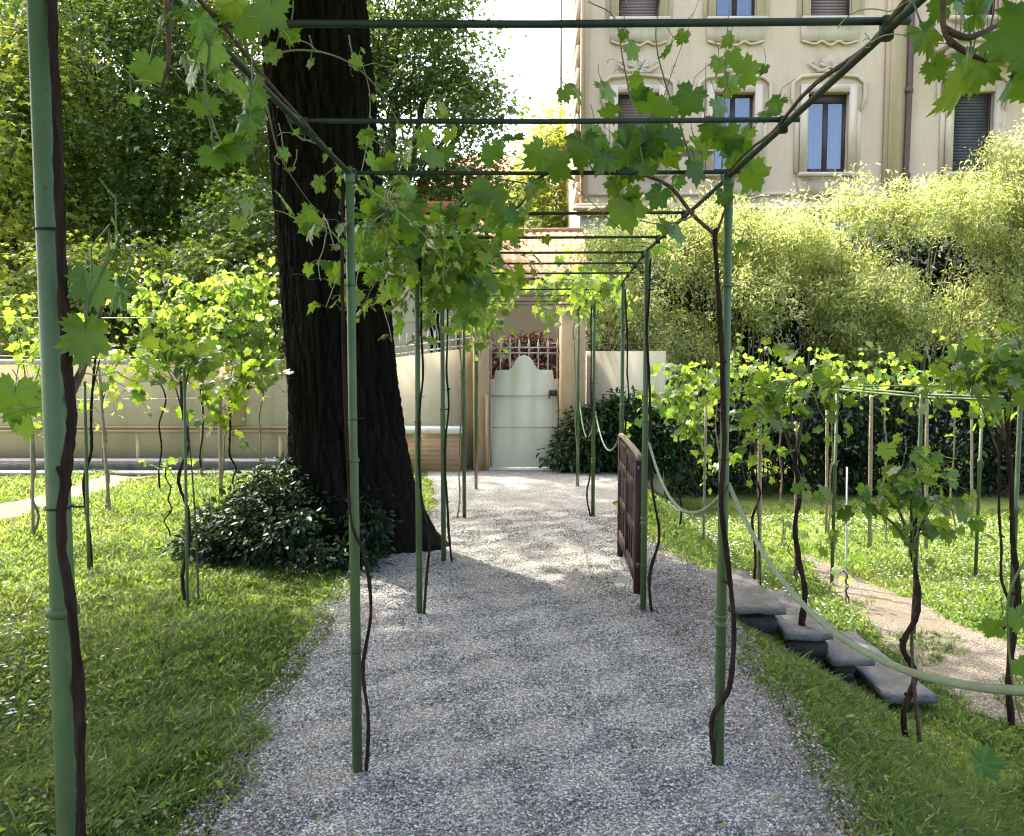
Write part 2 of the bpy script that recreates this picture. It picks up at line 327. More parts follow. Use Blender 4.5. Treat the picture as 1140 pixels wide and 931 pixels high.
T_BLADE = (np.array([[0, 0, 0], [.38, .14, .02], [1, 0, -.16], [.38, -.14, .02]]), [np.array([[0, 3, 2, 1]])])
def scatter(mb, tpl, pos, axis, nor, size, rnd=None, curl=None):
    v, fs = tpl; N = len(pos); m = len(v); pos = np.asarray(pos); x = nrm(axis)
    z = nor - x * np.sum(nor * x, 1, keepdims=True); z = nrm(z); y = np.cross(z, x); size = np.broadcast_to(size, (N,))[:, None, None]
    wy = (1 + rng.normal(size=(N, 1, 1)) * .08); zz = 1 + (rng.normal(size=(N, 1, 1)) * 1.05 if curl is None else curl * rng.normal(size=(N, 1, 1)))
    V = pos[:, None] + size * (v[None, :, 0:1] * x[:, None] + v[None, :, 1:2] * wy * y[:, None] + v[None, :, 2:3] * zz * z[:, None])
    rnd = rng.random(N) if rnd is None else rnd
    lc = np.empty((N, m, 3)); lc[:, :, 0] = v[:, 0]; lc[:, :, 1] = v[:, 1]; lc[:, :, 2] = np.clip(rnd, 0, 1)[:, None]
    F = [(f[None] + (np.arange(N) * m)[:, None, None]).reshape(-1, f.shape[1]) for f in fs]
    mb.add(V.reshape(-1, 3), F, lc.reshape(-1, 3))
def rvec(n, s=1.0): return rng.normal(size=(n, 3)) * s

# ------------------------------------------------------------------ terrain
PATH_L = [(-3, -1.05), (2.5, -1.08), (4.3, -1.16), (5.8, -1.26), (7, -1.15), (7.6, -1.02), (8.6, -.95), (10, -1.0), (11, -1.25), (12.6, -1.45)]
PATH_R = [(-3, 1.1), (2.5, 1.12), (4.0, 1.2), (5.2, 1.38), (6.3, 1.5), (6.9, 1.2), (8, 1.08), (9.5, 1.15), (11, 1.45), (12.6, 1.6)]
def pl(y): return np.interp(y, *zip(*PATH_L)) + .06 * vnoise(y * 2.3, y * 0, 3) + .03 * vnoise(y * 9, y * 0, 5)
def pr(y): return np.interp(y, *zip(*PATH_R)) + .06 * vnoise(y * 2.1, y * 0, 8) + .03 * vnoise(y * 8, y * 0, 9)
TREE = np.array([-1.62, 7.35])
def hz(x, y):
    x = np.asarray(x, float); y = np.asarray(y, float)
    z = -.56 * sstep((x - 1.34 + .10 * sstep((5.6 - y) / .5)) / 1.32)
    z = z - .12 * np.exp(-((y - 5.2) / .25) ** 2) * sstep((x - 1.38) / .12) * sstep((2.45 - x) / .25)
    out = np.clip(np.maximum(pl(y) - x, x - pr(y)) / .4, 0, 1)
    z = z + out * (.025 * vnoise(x * 1.5, y * 1.5, 1) + .007 * vnoise(x * 6, y * 6, 2) + .012)
    z = z + .10 * np.exp(-((x - TREE[0]) ** 2 + (y - TREE[1]) ** 2) / .9) * out
    return z - .012
def gridmesh(mb, xs, ys, zf):
    X, Y = np.meshgrid(xs, ys); V = np.stack([X, Y, zf(X, Y)], -1).reshape(-1, 3); nx = len(xs)
    i = (np.arange(len(ys) - 1) * nx)[:, None] + np.arange(nx - 1); mb.add(V, np.stack([i, i + 1, i + nx + 1, i + nx], -1).reshape(-1, 4))
mb = MB(); far = np.array([15, 20, 30, 60, 140, 400.])
gridmesh(mb, np.concatenate([-far[::-1], np.arange(-10, 10.01, .11), far]), np.concatenate([[-400, -60, -20, -8], np.arange(-3, 15.01, .11), far + 2, [900]]), hz)
put('ground', mb, M['ground'], smooth=True, kind='structure')
def strip(name, ys, lf, rf, nx, lift, m, zf=hz):
    mb = MB(); a = lf(ys); b = rf(ys); t = np.linspace(0, 1, nx); X = a[:, None] + (b - a)[:, None] * t; Y = np.repeat(ys[:, None], nx, 1)
    Z = zf(X, Y) + lift + .006 * vnoise(X * 7, Y * 7, 4) * np.minimum(1, np.minimum(t, 1 - t) * 8); V = np.stack([X, Y, Z], -1).reshape(-1, 3)
    i = (np.arange(len(ys) - 1) * nx)[:, None] + np.arange(nx - 1); mb.add(V, np.stack([i, i + 1, i + nx + 1, i + nx], -1).reshape(-1, 4)); return put(name, mb, m, smooth=True, kind='structure')
strip('gravel_path', np.arange(-3, 12.61, .06), pl, pr, 40, .017, M['gravel'])
LOW_L = [(3.0, 4.2), (4.4, 3.3), (5.0, 2.78), (6.2, 2.86), (7.4, 2.98), (8.4, 3.12), (9.2, 3.25)]; LOW_R = [(3.0, 6.2), (4.4, 5.4), (5.4, 4.1), (6.4, 3.85), (7.4, 3.65), (8.4, 3.5), (9.2, 3.35)]
def ll(y): return np.interp(y, *zip(*LOW_L)) + .06 * vnoise(y * 3, y * 0, 1)
def lr(y): return np.interp(y, *zip(*LOW_R)) + .06 * vnoise(y * 3, y * 0, 2)
strip('lower_path', np.arange(3, 9.21, .08), ll, lr, 24, .014, M['gravel_low'])
def sl(y): return -5.98 + .08 * vnoise(y * 2, y * 0, 3)
def sr(y): return -5.33 + .08 * vnoise(y * 2, y * 0, 6)
strip('side_path', np.arange(5, 11.7, .1), sl, sr, 10, .014, M['gravel_low'])

# grass, weeds, daisies, pebbles, fallen leaves (uncountable)
def lawn_pts(n, x0, x1, y0, y1, power=1.3, edge=.0):
    out = []
    got = 0
    while got < n:
        u = rng.random(n * 2); y = (y0 ** (1 - power) + u * (y1 ** (1 - power) - y0 ** (1 - power))) ** (1 / (1 - power)) if power != 1 else y0 * (y1 / y0) ** u
        lim = np.minimum(np.abs(np.where(x0 < 0, x0, x1)), .35 + y * .74); x = (pl(y) if x0 < 0 else pr(y)) ; w = rng.random(n * 2)
        x = np.where(x0 < 0, x + edge - w * np.maximum(lim + x, .01), x - edge + w * np.maximum(lim - x, .01))
        k = np.ones(len(x), bool)
        if x0 < 0: k &= ~((x > sl(y) + .05) & (x < sr(y) - .05)) & (np.hypot(x - TREE[0], y - TREE[1]) > .75) & ~((np.hypot((x + 2.0) / 1.0, (y - 6.9) / .8) < .8))
        else: k &= ~((x > ll(y) + .06) & (x < lr(y) - .06) & (y < 9.1) & ((vnoise(x * 2.3, y * 2.3, 31) < .35) | (rng.random(len(x)) < .5))) & ~((x > 1.42) & (x < 2.62) & (y > 5.3) & (y < 6.45))
        ed = np.where(x0 < 0, pl(y) - x, x - pr(y)); k &= rng.random(len(x)) < np.clip((ed + .08 + .10 * vnoise(x * 4, y * 4, 21)) / .38, .02, 1)
        bare = vnoise(x * 1.1, y * 1.1, 7) > .72; k &= ~(bare & (rng.random(len(x)) < .65))
        out.append(np.stack([x[k], y[k]], 1)); got += int(k.sum())
    return np.concatenate(out)[:n]
mb = MB()
for side, n in ((-1, 190000), (1, 150000)):
    p = lawn_pts(n, *( (-7.5, 0) if side < 0 else (0, 8.5)), 1.3, 12.2, 1.25, .05); x, y = p.T; d = np.hypot(x, y)
    h = (.022 + .026 * rng.random(n) ** 1.5) * np.clip(1 + .4 * vnoise(x * 2, y * 2, 9) + .25 * vnoise(x * 7, y * 7, 19) + .25 * rng.normal(size=n), .35, 2.4) * (1 + .03 * d); wd = (.0021 + .0006 * d) * (.7 + .6 * rng.random(n))
    az = rng.random(n) * 6.283; lean = .25 + .6 * rng.random(n); dx, dy = np.cos(az), np.sin(az); z = hz(x, y) - .004
    b = np.stack([x, y, z], 1); s = np.stack([-dy, dx, dx * 0], 1) * wd[:, None]; dirv = np.stack([dx * lean, dy * lean, np.ones(n)], 1)
    mid = b + dirv * (h * .55)[:, None]; tip = b + np.stack([dx * lean * 1.7, dy * lean * 1.7, np.full(n, .92)], 1) * h[:, None]
    V = np.stack([b - s, b + s, mid + s * .8, mid - s * .8, tip], 1).reshape(-1, 3); i = (np.arange(n) * 5)[:, None]
    rn = np.clip(.38 + .20 * vnoise(x * .9, y * .9, 4) + .12 * vnoise(x * 5, y * 5, 14) + .16 * rng.normal(size=n), 0, 1); rn = np.where(rng.random(n) < .03, 1.0, rn); lc = np.zeros((n, 5, 3)); lc[:, :, 2] = rn[:, None]
    mb.add(V, [i + np.array([0, 1, 2, 3]), i + np.array([3, 2, 4])], lc.reshape(-1, 3))
put('grass', mb, M['grass'], kind='stuff')
mb = MB()
for side, n in ((-1, 14000), (1, 11000)):
    p = lawn_pts(n, *( (-7.5, 0) if side < 0 else (0, 8.5)), 1.3, 11.5, 1.3, 0.0); x, y = p.T; cl = vnoise(x * 1.7, y * 1.7, 12) + .4 * rng.normal(size=n) > .05; x, y = x[cl], y[cl]; k = len(x)
    pos = np.stack([x, y, hz(x, y) + .012 + .03 * rng.random(k)], 1); ax = rvec(k); ax[:, 2] = .25 * np.abs(ax[:, 2]); no = rvec(k, .35) + [0, 0, 1]
    scatter(mb, T_OVAL, pos, ax, no, (.018 + .028 * rng.random(k)) * (1 + .03 * y), np.clip(.25 + .28 * rng.normal(size=k), 0, .9))
put('weeds', mb, M['grass'], kind='stuff')
mb = MB(); n = 3000
x = np.where(rng.random(n) < .8, 2 + 5.5 * rng.random(n), -2.2 - 3 * rng.random(n)); y = np.where(x > 0, 6.5 + 4.8 * rng.random(n) ** .8, 2.5 + 3 * rng.random(n))
k = ((x > 0) & (vnoise(x * .8, y * .8, 2) > -.35) & ~((x > ll(y)) & (x < lr(y)) & (y < 9.1))) | ((x < 0) & (vnoise(x, y, 5) > .1)); x, y = x[k], y[k]; n = len(x)
pos = np.stack([x, y, hz(x, y) + .05 + .03 * rng.random(n)], 1)
for q in range(3):
    a = q * 2.09; scatter(mb, T_OVAL, pos, np.stack([np.cos(a) + 0 * x, np.sin(a) + 0 * x, .1 + 0 * x], 1), np.tile([0, -.25, 1.], (n, 1)), .009 + .008 * rng.random(n))
put('daisies', mb, M['petal'], kind='stuff')
mb = MB(); n = 150000
y = 1.3 * (9.0 / 1.3) ** rng.random(n); x = pl(y) - .12 + (pr(y) - pl(y) + .24) * rng.random(n)
oc = np.array([[1, 0, 0], [0, 1, 0], [-1, 0, 0], [0, -1, 0], [0, 0, .7], [0, 0, -.7]], float); of = np.array([[0, 1, 4], [1, 2, 4], [2, 3, 4], [3, 0, 4], [1, 0, 5], [2, 1, 5], [3, 2, 5], [0, 3, 5]])
s = (.0030 + .0036 * rng.random(n) ** 2.5) * (1 + .05 * y); V = oc[None] * (1 + .35 * rng.normal(size=(n, 6, 1))) * s[:, None, None]; a = rng.random(n) * 6.28
V = np.stack([V[:, :, 0] * np.cos(a)[:, None] - V[:, :, 1] * np.sin(a)[:, None], V[:, :, 0] * np.sin(a)[:, None] + V[:, :, 1] * np.cos(a)[:, None], V[:, :, 2]], -1) + np.stack([x, y, hz(x, y) + .017 + s * .25], 1)[:, None]
lc = np.zeros((n, 6, 3)); lc[:, :, 2] = rng.random(n)[:, None]; mb.add(V.reshape(-1, 3), (of[None] + (np.arange(n) * 6)[:, None, None]).reshape(-1, 3), lc.reshape(-1, 3))
put('gravel', mb, M['pebble'], kind='stuff')
mb = MB(); n = 2600
y = 1.6 * (8. / 1.6) ** rng.random(n); x = -(.4 + y * .7) + (.8 + y * 1.4) * rng.random(n); inp = (x > pl(y) + .1) & (x < pr(y) - .1); k = (~inp | (rng.random(n) < .2)) & ~((x > 1.4) & (x < 2.7) & (y > 5.2) & (y < 6.5)); x, y = x[k], y[k]; n = len(x)
pos = np.stack([x, y, hz(x, y) + np.where((x > pl(y)) & (x < pr(y)), .03, .05)], 1); ax = rvec(n); ax[:, 2] *= .15
scatter(mb, T_LANCE, pos, ax, rvec(n, .3) + [0, 0, 1], .022 + .026 * rng.random(n) ** 2)
put('fallen_leaves', mb, M['dry'], kind='stuff')

mb = MB(); n = 9000
y = 1.6 * (9. / 1.6) ** rng.random(n); right = rng.random(n) < .72; w = np.abs(rng.normal(size=n)) * .22; x = np.where(right, pr(y) + .12 - w * (1 + 1.2 * np.exp(-((y - 5.6) / 1.2) ** 2)), pl(y) - .1 + w * .8)
x = np.concatenate([x, 1.2 + .28 * rng.normal(size=7000)]); y = np.concatenate([y, 5.3 + .9 * rng.normal(size=7000)])
k = ~((x > 1.40) & (y > 5.2) & (y < 6.5)) & (y > 1.5) & ~((np.hypot(x - TREE[0], y - TREE[1]) < .7)); x, y = x[k], y[k]; n = len(x)
ax = rvec(n); ax[:, 2] *= .2; scatter(mb, T_BLADE if False else T_OVAL, np.stack([x, y, hz(x, y) + .024], 1), ax, rvec(n, .4) + [0, 0, 1], .006 + .018 * rng.random(n) ** 2)
put('leaf_litter', mb, M['litter'], kind='stuff')
# ------------------------------------------------------------------ apartment building
BY = 22.0
bld = thing('apartment_building', 'cream plastered apartment block with moulded window surrounds behind the bamboo', 'building', (9, BY, 0))
def wall_open(mb, x0, x1, z0, z1, y, ops, rev=.25):       # front wall (faces -y) with openings and their reveals
    xs = sorted({x0, x1, *[o[0] for o in ops], *[o[1] for o in ops]}); zs = sorted({z0, z1, *[o[2] for o in ops], *[o[3] for o in ops]})
    for i in range(len(xs) - 1):
        for j in range(len(zs) - 1):
            a, b, c, d = xs[i], xs[i + 1], zs[j], zs[j + 1]; mx, mz = (a + b) / 2, (c + d) / 2
            if any(o[0] < mx < o[1] and o[2] < mz < o[3] for o in ops): continue
            mb.add([(a, y, c), (b, y, c), (b, y, d), (a, y, d)], np.array([[0, 1, 2, 3]]))
    for a, b, c, d in ops:
        for q in ([(a, y, c), (a, y + rev, c), (a, y + rev, d), (a, y, d)], [(b, y, c), (b, y, d), (b, y + rev, d), (b, y + rev, c)], [(a, y, d), (a, y + rev, d), (b, y + rev, d), (b, y, d)], [(a, y, c), (b, y, c), (b, y + rev, c), (a, y + rev, c)]):
            mb.add(q, np.array([[0, 1, 2, 3]]))
def bx_(px, d=BY): return D(px, 200, d)[0]
def bz_(py, d=BY): return D(800, py, d)[2]
WX = [(bx_(687), bx_(732)), (bx_(793.5), bx_(838)), (bx_(897), bx_(942)), (bx_(1058), bx_(1102))]
R2 = (bz_(192), bz_(104)); dz = bz_(20) - bz_(192); floors = [R2, (R2[0] + dz, R2[1] + dz), (R2[0] + 2 * dz, R2[1] + 2 * dz)]
XL, XR = bx_(646), 22.0
ops = [(a, b, lo, hi) for (a, b) in WX for (lo, hi) in floors]; ops += [(a + 3.6, b + 3.6, lo, hi) for (a, b) in WX[3:] for lo, hi in floors]
CORN = bz_(234); mbw = MB(); wall_open(mbw, XL, XR, CORN, 20, BY, ops)
mbw.add([(XL, BY, CORN), (XL, BY, 20), (XL, BY + 9, 20), (XL, BY + 9, CORN)], np.array([[0, 1, 2, 3]]))
mbw.add([(XR, BY, 0), (XR, BY + 9, 0), (XR, BY + 9, 20), (XR, BY, 20)], np.array([[0, 1, 2, 3]])); mbw.add([(XL, BY, 20), (XR, BY, 20), (XR, BY + 9, 20), (XL, BY + 9, 20)], np.array([[0, 1, 2, 3]]))
mbw.add([(XL, BY + .9, CORN), (XR, BY + .9, CORN), (XR, BY + .9, 20), (XL, BY + .9, 20)], np.array([[0, 1, 2, 3]]))
put('wall', mbw, M['facade'], bld)
mbg = MB(); door = (bx_(655), bx_(689), 0, bz_(268)); gops = [door] + [(a, b, 1.2, 3.6) for a, b in WX[1:]]
wall_open(mbg, XL, XR, -.7, CORN, BY + .004, gops, .3); mbg.add([(XL, BY, -.7), (XL, BY, CORN), (XL, BY + 9, CORN), (XL, BY + 9, -.7)], np.array([[0, 1, 2, 3]]))
mbg.add([(XL, BY + 1, -.7), (XR, BY + 1, -.7), (XR, BY + 1, CORN), (XL, BY + 1, CORN)], np.array([[0, 1, 2, 3]]))
put('ground_floor', mbg, M['facadegrey'], bld)
mb = MB()
for k, (h0, h1, o) in enumerate(((0, .14, .10), (.14, .24, .20), (.24, .32, .14))): box(mb, XL - o, XR, BY - o, BY - .003, CORN - .16 + h0, CORN - .16 + h1)
for z in (R2[0] + dz * 0 - .62,): box(mb, XL - .05, XR, BY - .05, BY - .003, z, z + .1)
put('cornice', mb, M['facadetrim'], bld)
mb = MB(); box(mb, bx_(651), bx_(655), BY - .06, BY - .004, 0, door[3] + .25); box(mb, bx_(689), bx_(693), BY - .06, BY - .004, 0, door[3] + .25); box(mb, bx_(650), bx_(694), BY - .1, BY - .06, door[3], door[3] + .3)
dr = put('door_frame', mb, M['facadetrim'], bld); mb = MB(); box(mb, door[0], door[1], BY + .2, BY + .25, 0, door[3]); 
for k in range(3): box(mb, door[0] + .08, door[1] - .08, BY + .18, BY + .199, .3 + k * 1.4, 1.5 + k * 1.4)
put('door_leaf', mb, M['shutgrey'], dr)
def pilaster(px0, px1):
    mb = MB(); a, b = bx_(px0), bx_(px1); box(mb, a, b, BY - .10, BY - .002, CORN + .17, 20); box(mb, a + .1, b - .1, BY - .14, BY - .101, CORN + .2, 19.9); put('pilaster', mb, M['facade'], bld)
pilaster(981, 1003); pilaster(646.5, 654)
mb = MB()                                                            # blocks and worn mouldings on the sunny corner
for k in range(24):
    z = CORN + .3 + k * .6; box(mb, XL - .10, XL - .003, BY + .2, BY + 1.3 + .5 * (k % 2), z, z + .5, .03)
put('corner_block', mb, M['facadetrim'], bld)
mb = MB(); tube(mb, [(bx_(1007), BY - .12, 20), (bx_(1007), BY - .12, 9), (bx_(1006), BY - .12, bz_(190)), (bx_(1005), BY - .12, CORN - .8)], .075, 10)
for z in np.arange(CORN + .8, 20, 2.2): tube(mb, [(bx_(1006.5), BY - .12, z), (bx_(1006.5), BY - .12, z + .12)], .1, 10)
put('downpipe', mb, M['pipe'], bld)
mb = MB(); tube(mb, [(XL - .1, BY + 8.6, 20), (XL - .1, BY + 8.6, 0)], .06, 8); put('downpipe', mb, M['grey'], bld)
def arc(c, r, a0, a1, n=14): return [(c[0] + r * math.cos(t), c[1], c[2] + r * math.sin(t)) for t in np.linspace(a0, a1, n)]
def window(a, b, lo, hi, kind, hood):
    w = b - a; cx = (a + b) / 2; mb = MB(); e = .20; y0, y1 = BY - .09, BY - .003
    box(mb, a - e, a - .002, y0, y1, lo - .04, hi + e); box(mb, b + .002, b + e, y0, y1, lo - .04, hi + e); box(mb, a - .001, b + .001, y0, y1, hi + .002, hi + e)
    box(mb, a - e - .14, a - e - .002, y0 + .04, y1, lo - .04, hi - .45, .02); box(mb, b + e + .002, b + e + .14, y0 + .04, y1, lo - .04, hi - .45, .02)
    box(mb, a - e - .02, b + e + .02, y0 + .03, y1, lo - .62, lo - .16)
    for s in (-1, 1):                                                # flared ears and the wavy apron under the sill
        tube(mb, [(cx + s * (w / 2 + .30), BY - .04, hi - .5), (cx + s * (w / 2 + .42), BY - .05, hi - .15), (cx + s * (w / 2 + .40), BY - .05, hi + .25), (cx + s * (w / 2 + .2), BY - .06, hi + .40), (cx, BY - .07, hi + .48)], [.03, .05, .055, .05, .045], 8)
    tube(mb, smooth_pts([(a - e, BY - .05, lo - .62), (a + w * .12, BY - .06, lo - .70), (a + w * .3, BY - .06, lo - .63), (cx, BY - .07, lo - .74), (b - w * .3, BY - .06, lo - .63), (b - w * .12, BY - .06, lo - .70), (b + e, BY - .05, lo - .62)], 4), .035, 6)
    wn = put('window', mb, M['facadetrim'], bld)
    mb = MB(); box(mb, a - e - .06, b + e + .06, BY - .24, y0 - .003, lo - .15, lo - .045, .015); put('sill', mb, M['facadetrim'], wn)
    if hood:
        mb = MB(); z = hi + .62
        for t in np.linspace(.25, math.pi - .25, 9): tube(mb, [(cx, BY - .10, z), (cx + .27 * math.cos(t), BY - .13, z + .30 * math.sin(t))], [.03, .05], 6)
        for s in (-1, 1):
            tube(mb, [(cx + s * x, BY - .09, z + zz) for x, zz in ((.05, .0), (.25, -.08), (.45, .02), (.55, .12), (.47, .18), (.42, .10))], [.05, .05, .04, .035, .03, .02], 6)
        box(mb, cx - .34, cx + .34, BY - .12, BY - .08, z - .12, z - .05); put('ornament', mb, M['facadetrim'], wn)
    mb = MB(); f = .07; yy = BY + .14
    if kind.startswith('shut'):
        n = 26; hh = (hi - lo - .02) / n
        for k in range(n): box(mb, a + .02, b - .02, yy - .012, yy + .02, lo + .01 + k * hh + .012, lo + .01 + (k + 1) * hh)
        box(mb, a + .01, b - .01, yy + .021, yy + .03, lo, hi); put('shutter', mb, M['shutter' if kind == 'shut' else 'shutgrey'], wn)
        mb = MB(); box(mb, a + .001, a + .055, yy - .05, yy - .014, lo + .001, hi - .001); box(mb, b - .055, b - .001, yy - .05, yy - .014, lo + .001, hi - .001); box(mb, a + .056, b - .056, yy - .05, yy - .014, hi - .1, hi - .001); put('frame', mb, M['winframe'], wn)
    else:
        top = hi - (.22 if kind == 'tall' else .05)
        for x0, x1 in ((a + .002, a + f), (b - f, b - .002), (cx - f * .9, cx + f * .9)): box(mb, x0, x1, yy, yy + .06, lo + .002, top)
        box(mb, a + f + .001, cx - f * .9 - .001, yy + .003, yy + .057, lo + .003, lo + .12); box(mb, cx + f * .9 + .001, b - f - .001, yy + .003, yy + .057, lo + .003, lo + .12)
        box(mb, a + .002, b - .002, yy - .02, yy + .06, top + .001, hi - .002); put('frame', mb, M['winframe'], wn)
        mb = MB(); mb.add([(a + f, yy + .03, lo + .1), (b - f, yy + .03, lo + .1), (b - f, yy + .03, top), (a + f, yy + .03, top)], np.array([[0, 1, 2, 3]])); put('pane', mb, M['glass'], wn)
        mb = MB(); xs = np.linspace(a + f, b - f, 70); ys = yy + .16 + .03 * np.sin(xs * 44)
        mb.add(np.concatenate([np.stack([xs, ys, 0 * xs + lo + .05], 1), np.stack([xs, ys, 0 * xs + top], 1)]), np.stack([np.arange(69), np.arange(1, 70), np.arange(71, 140), np.arange(70, 139)], 1)); put('curtain', mb, M['curtain'], wn)
kinds = [['shut', 'glass', 'tall', 'shutg'], ['shut', 'glass', 'shut', 'shutg'], ['glass', 'shut', 'glass', 'shut']]
for fl, (lo, hi) in enumerate(floors):
    for k, (a, b) in enumerate(WX): window(a, b, lo, hi, kinds[fl][k], fl == 0 and k < 3)
    window(WX[3][0] + 3.6, WX[3][1] + 3.6, lo, hi, 'shut', False)
for k, (a, b) in enumerate(WX[1:]):
    mb = MB(); box(mb, a + .002, b - .002, BY + .2, BY + .26, 1.202, 3.598); put('window', mb, M['shutgrey'], bld)
zb = bz_(56); x0, x1 = bx_(1036), bx_(1036) + 4.0
mb = MB(); box(mb, x0, x1, BY - .95, BY - .012, zb - .12, zb, .02); box(mb, x0 + .1, x1 - .1, BY - .85, BY - .015, zb - .34, zb - .122)
bal = put('balcony', mb, M['facadetrim'], bld); mb = MB()
for x in (x0 + .25, x1 - .4): 
    mb = MB()
    for k in range(4): box(mb, x, x + .28, BY - .75 + k * .17, BY - .02, zb - .56 - k * .24, zb - .343 - k * .24, .03)
    put('bracket', mb, M['facadetrim'], bal)
mb = MB()
for x in np.arange(x0 + .05, x1, .115): tube(mb, [(x, BY - .9, zb), (x, BY - .9 - .05 * math.sin(x * 20), zb + .5), (x, BY - .9, zb + 1.0)], .012, 5)
box(mb, x0, x1, BY - .93, BY - .87, zb + 1.0, zb + 1.05); put('railing', mb, M['pipe'], bal)
for px in (1021, 1033):
    mb = MB(); c = D(px, 211, BY); th = np.linspace(0, 6.283, 20); tube(mb, [(c[0] + .14 * math.cos(t), BY - .02, c[2] + .14 * math.sin(t)) for t in th], .035, 6, cap=False); v = put('vent', mb, M['whitestone'], bld)
    mb = MB(); lathe(mb, (0, 0, 0), [(.12, 0), (.12, .015)], 16); q = np.concatenate(mb.v); mb.v = [np.stack([c[0] + q[:, 0], BY - .006 - q[:, 2], c[2] + q[:, 1]], 1)]; put('opening', mb, M['hole'], v)

# ------------------------------------------------------------------ walls, gate and houses at the end of the garden
WY = 12.55
def zy(py, d): return D(578, py, d)[2]
def xx(px, d): return D(px, 404, d)[0]
mb = MB(); box(mb, -16, xx(433, WY), WY + .02, WY + .3, -.1, zy(406, WY)); lw = put('garden_wall', mb, M['wallcream'], None, at=(-8, WY, 0), label='long cream plastered garden wall behind the left lawn', cat='wall')
mb = MB(); box(mb, -16, xx(433, WY), WY - .03, WY + .35, zy(406, WY) + .002, zy(400, WY), .02); put('coping', mb, M['kerbstone'], lw)
mb = MB(); box(mb, -16, xx(433, WY), WY - .022, WY + .017, zy(477, WY), zy(475, WY), .006); box(mb, -16, xx(433, WY), WY - .03, WY + .017, zy(481.5, WY), zy(479.5, WY)); put('ledge', mb, M['pier'], lw)
mb = MB()
for x in (xx(150, WY), xx(60, WY), xx(310, WY)): box(mb, x - .03, x + .03, WY + .008, WY + .019, -.05, zy(484, WY))
put('rib', mb, M['wallcream'], lw)
mb = MB(); box(mb, xx(246, WY), xx(272, WY), WY - .07, WY + .017, zy(474, WY), zy(402, WY)); put('pier', mb, M['pier'], lw)
for y0, y1, z1, lab in ((12.2, 12.45, .17, 'raised stone edging with a white top against the left garden wall'), (11.75, 11.98, .045, 'low stone edging with a white top in front of the raised one by the left wall')):
    mb = MB(); box(mb, -14, -2.6, y0, y1, -.06, z1 - .03); o = put('stone_kerb', mb, M['stone'], None, at=(-8, y0, 0), label=lab, cat='kerb')
    mb = MB(); box(mb, -14, -2.6, y0 - .01, y1, z1 - .029, z1, .01); put('top_slab', mb, M['kerbstone'], o)
# wall between tree and gate
a, b = xx(425, WY), xx(527, WY); mb = MB(); za, zb2 = zy(400, WY), zy(387, WY)
mb.add([(a, WY, -.1), (b, WY, -.1), (b, WY, zb2), (a, WY, za), (a, WY + .28, -.1), (b, WY + .28, -.1), (b, WY + .28, zb2), (a, WY + .28, za)], BOXF)
gw = put('gate_wall', mb, M['wallpale'], None, at=((a + b) / 2, WY, 0), label='pale green-grey plaster wall with iron spikes between the big tree and gate', cat='wall')
mb = MB(); n = 13
for k in range(n):
    x = a + (b - a) * (k + .5) / n; z = za + (zb2 - za) * (k + .5) / n
    tube(mb, [(x, WY + .12, z - .02), (x, WY + .12, z + .22), (x, WY + .12, z + .27), (x, WY + .12, z + .36)], [.011, .011, .022, .002], 6)
for h in (.05, .16): tube(mb, [(a, WY + .12, za + h), (b, WY + .12, zb2 + h)], .012, 6)
put('spike', mb, M['palemetal'], gw)
a, b = xx(438, WY), xx(514, WY); mb = MB(); box(mb, a, b, 12.2, WY - .003, -.05, zy(483, 12.2)); bp = put('brick_planter', mb, M['brick'], None, at=((a + b) / 2, 12.3, 0), label='low orange brick bench with a white stone top beside the gate', cat='bench')
mb = MB(); box(mb, a - .03, b + .03, 12.16, WY - .004, zy(483, 12.2) + .002, zy(476, 12.2), .015); put('slab', mb, M['whitestone'], bp)
# the sage metal gate between ochre piers
GD = 12.45; gx0, gx1 = xx(545, GD), xx(622, GD); gt = thing('garden_gate', 'sage green sheet metal gate with a scalloped top and spiked bars', 'gate', ((gx0 + gx1) / 2, GD, 0))
cxg = (gx0 + gx1) / 2; hw = (gx1 - gx0) / 2
prof = [(-1, 422), (-.86, 422), (-.85, 417), (-.82, 412), (-.46, 412), (-.38, 410.5), (-.31, 406.5), (-.24, 401), (-.17, 398), (-.10, 396.5), (0, 395)]
prof = prof + [(-x, y) for x, y in prof[::-1][1:]]; top = [(cxg + hw * x, zy(y, GD)) for x, y in prof]
mb = MB(); n = len(top); P = [(x, .025) for x, _ in top]; fr = [(x, GD, .03) for x, _ in top] + [(x, GD, z) for x, z in top] + [(x, GD + .03, .03) for x, _ in top] + [(x, GD + .03, z) for x, z in top]
f = []
for i in range(n - 1): f += [[i, i + 1, n + i + 1, n + i], [2 * n + i + 1, 2 * n + i, 3 * n + i, 3 * n + i + 1], [n + i, n + i + 1, 3 * n + i + 1, 3 * n + i]]
f += [[0, n, 3 * n, 2 * n], [n - 1, 3 * n - 1, 4 * n - 1, 2 * n - 1]]; mb.add(fr, np.array(f)); put('panel', mb, M['gatepaint'], gt)
mb = MB(); zt = zy(441, GD); box(mb, gx0 + .01, gx1 - .01, GD - .012, GD - .002, zt, zt + .012); box(mb, gx0 + .01, gx1 - .01, GD - .008, GD - .001, zy(476, GD), zy(476, GD) + .008)
for x in (gx0 + .012, gx1 - .032): box(mb, x, x + .02, GD - .014, GD - .002, .04, zt - .002)
put('seam', mb, M['palemetal'], gt)
mb = MB()
for k in range(8):
    x = gx0 + .02 + (gx1 - gx0 - .04) * k / 7; tube(mb, [(x, GD + .05, zy(425, GD) - .1), (x, GD + .05, zy(388, GD)), (x, GD + .05, zy(384, GD)), (x, GD + .05, zy(377, GD))], [.011, .011, .02, .002], 6)
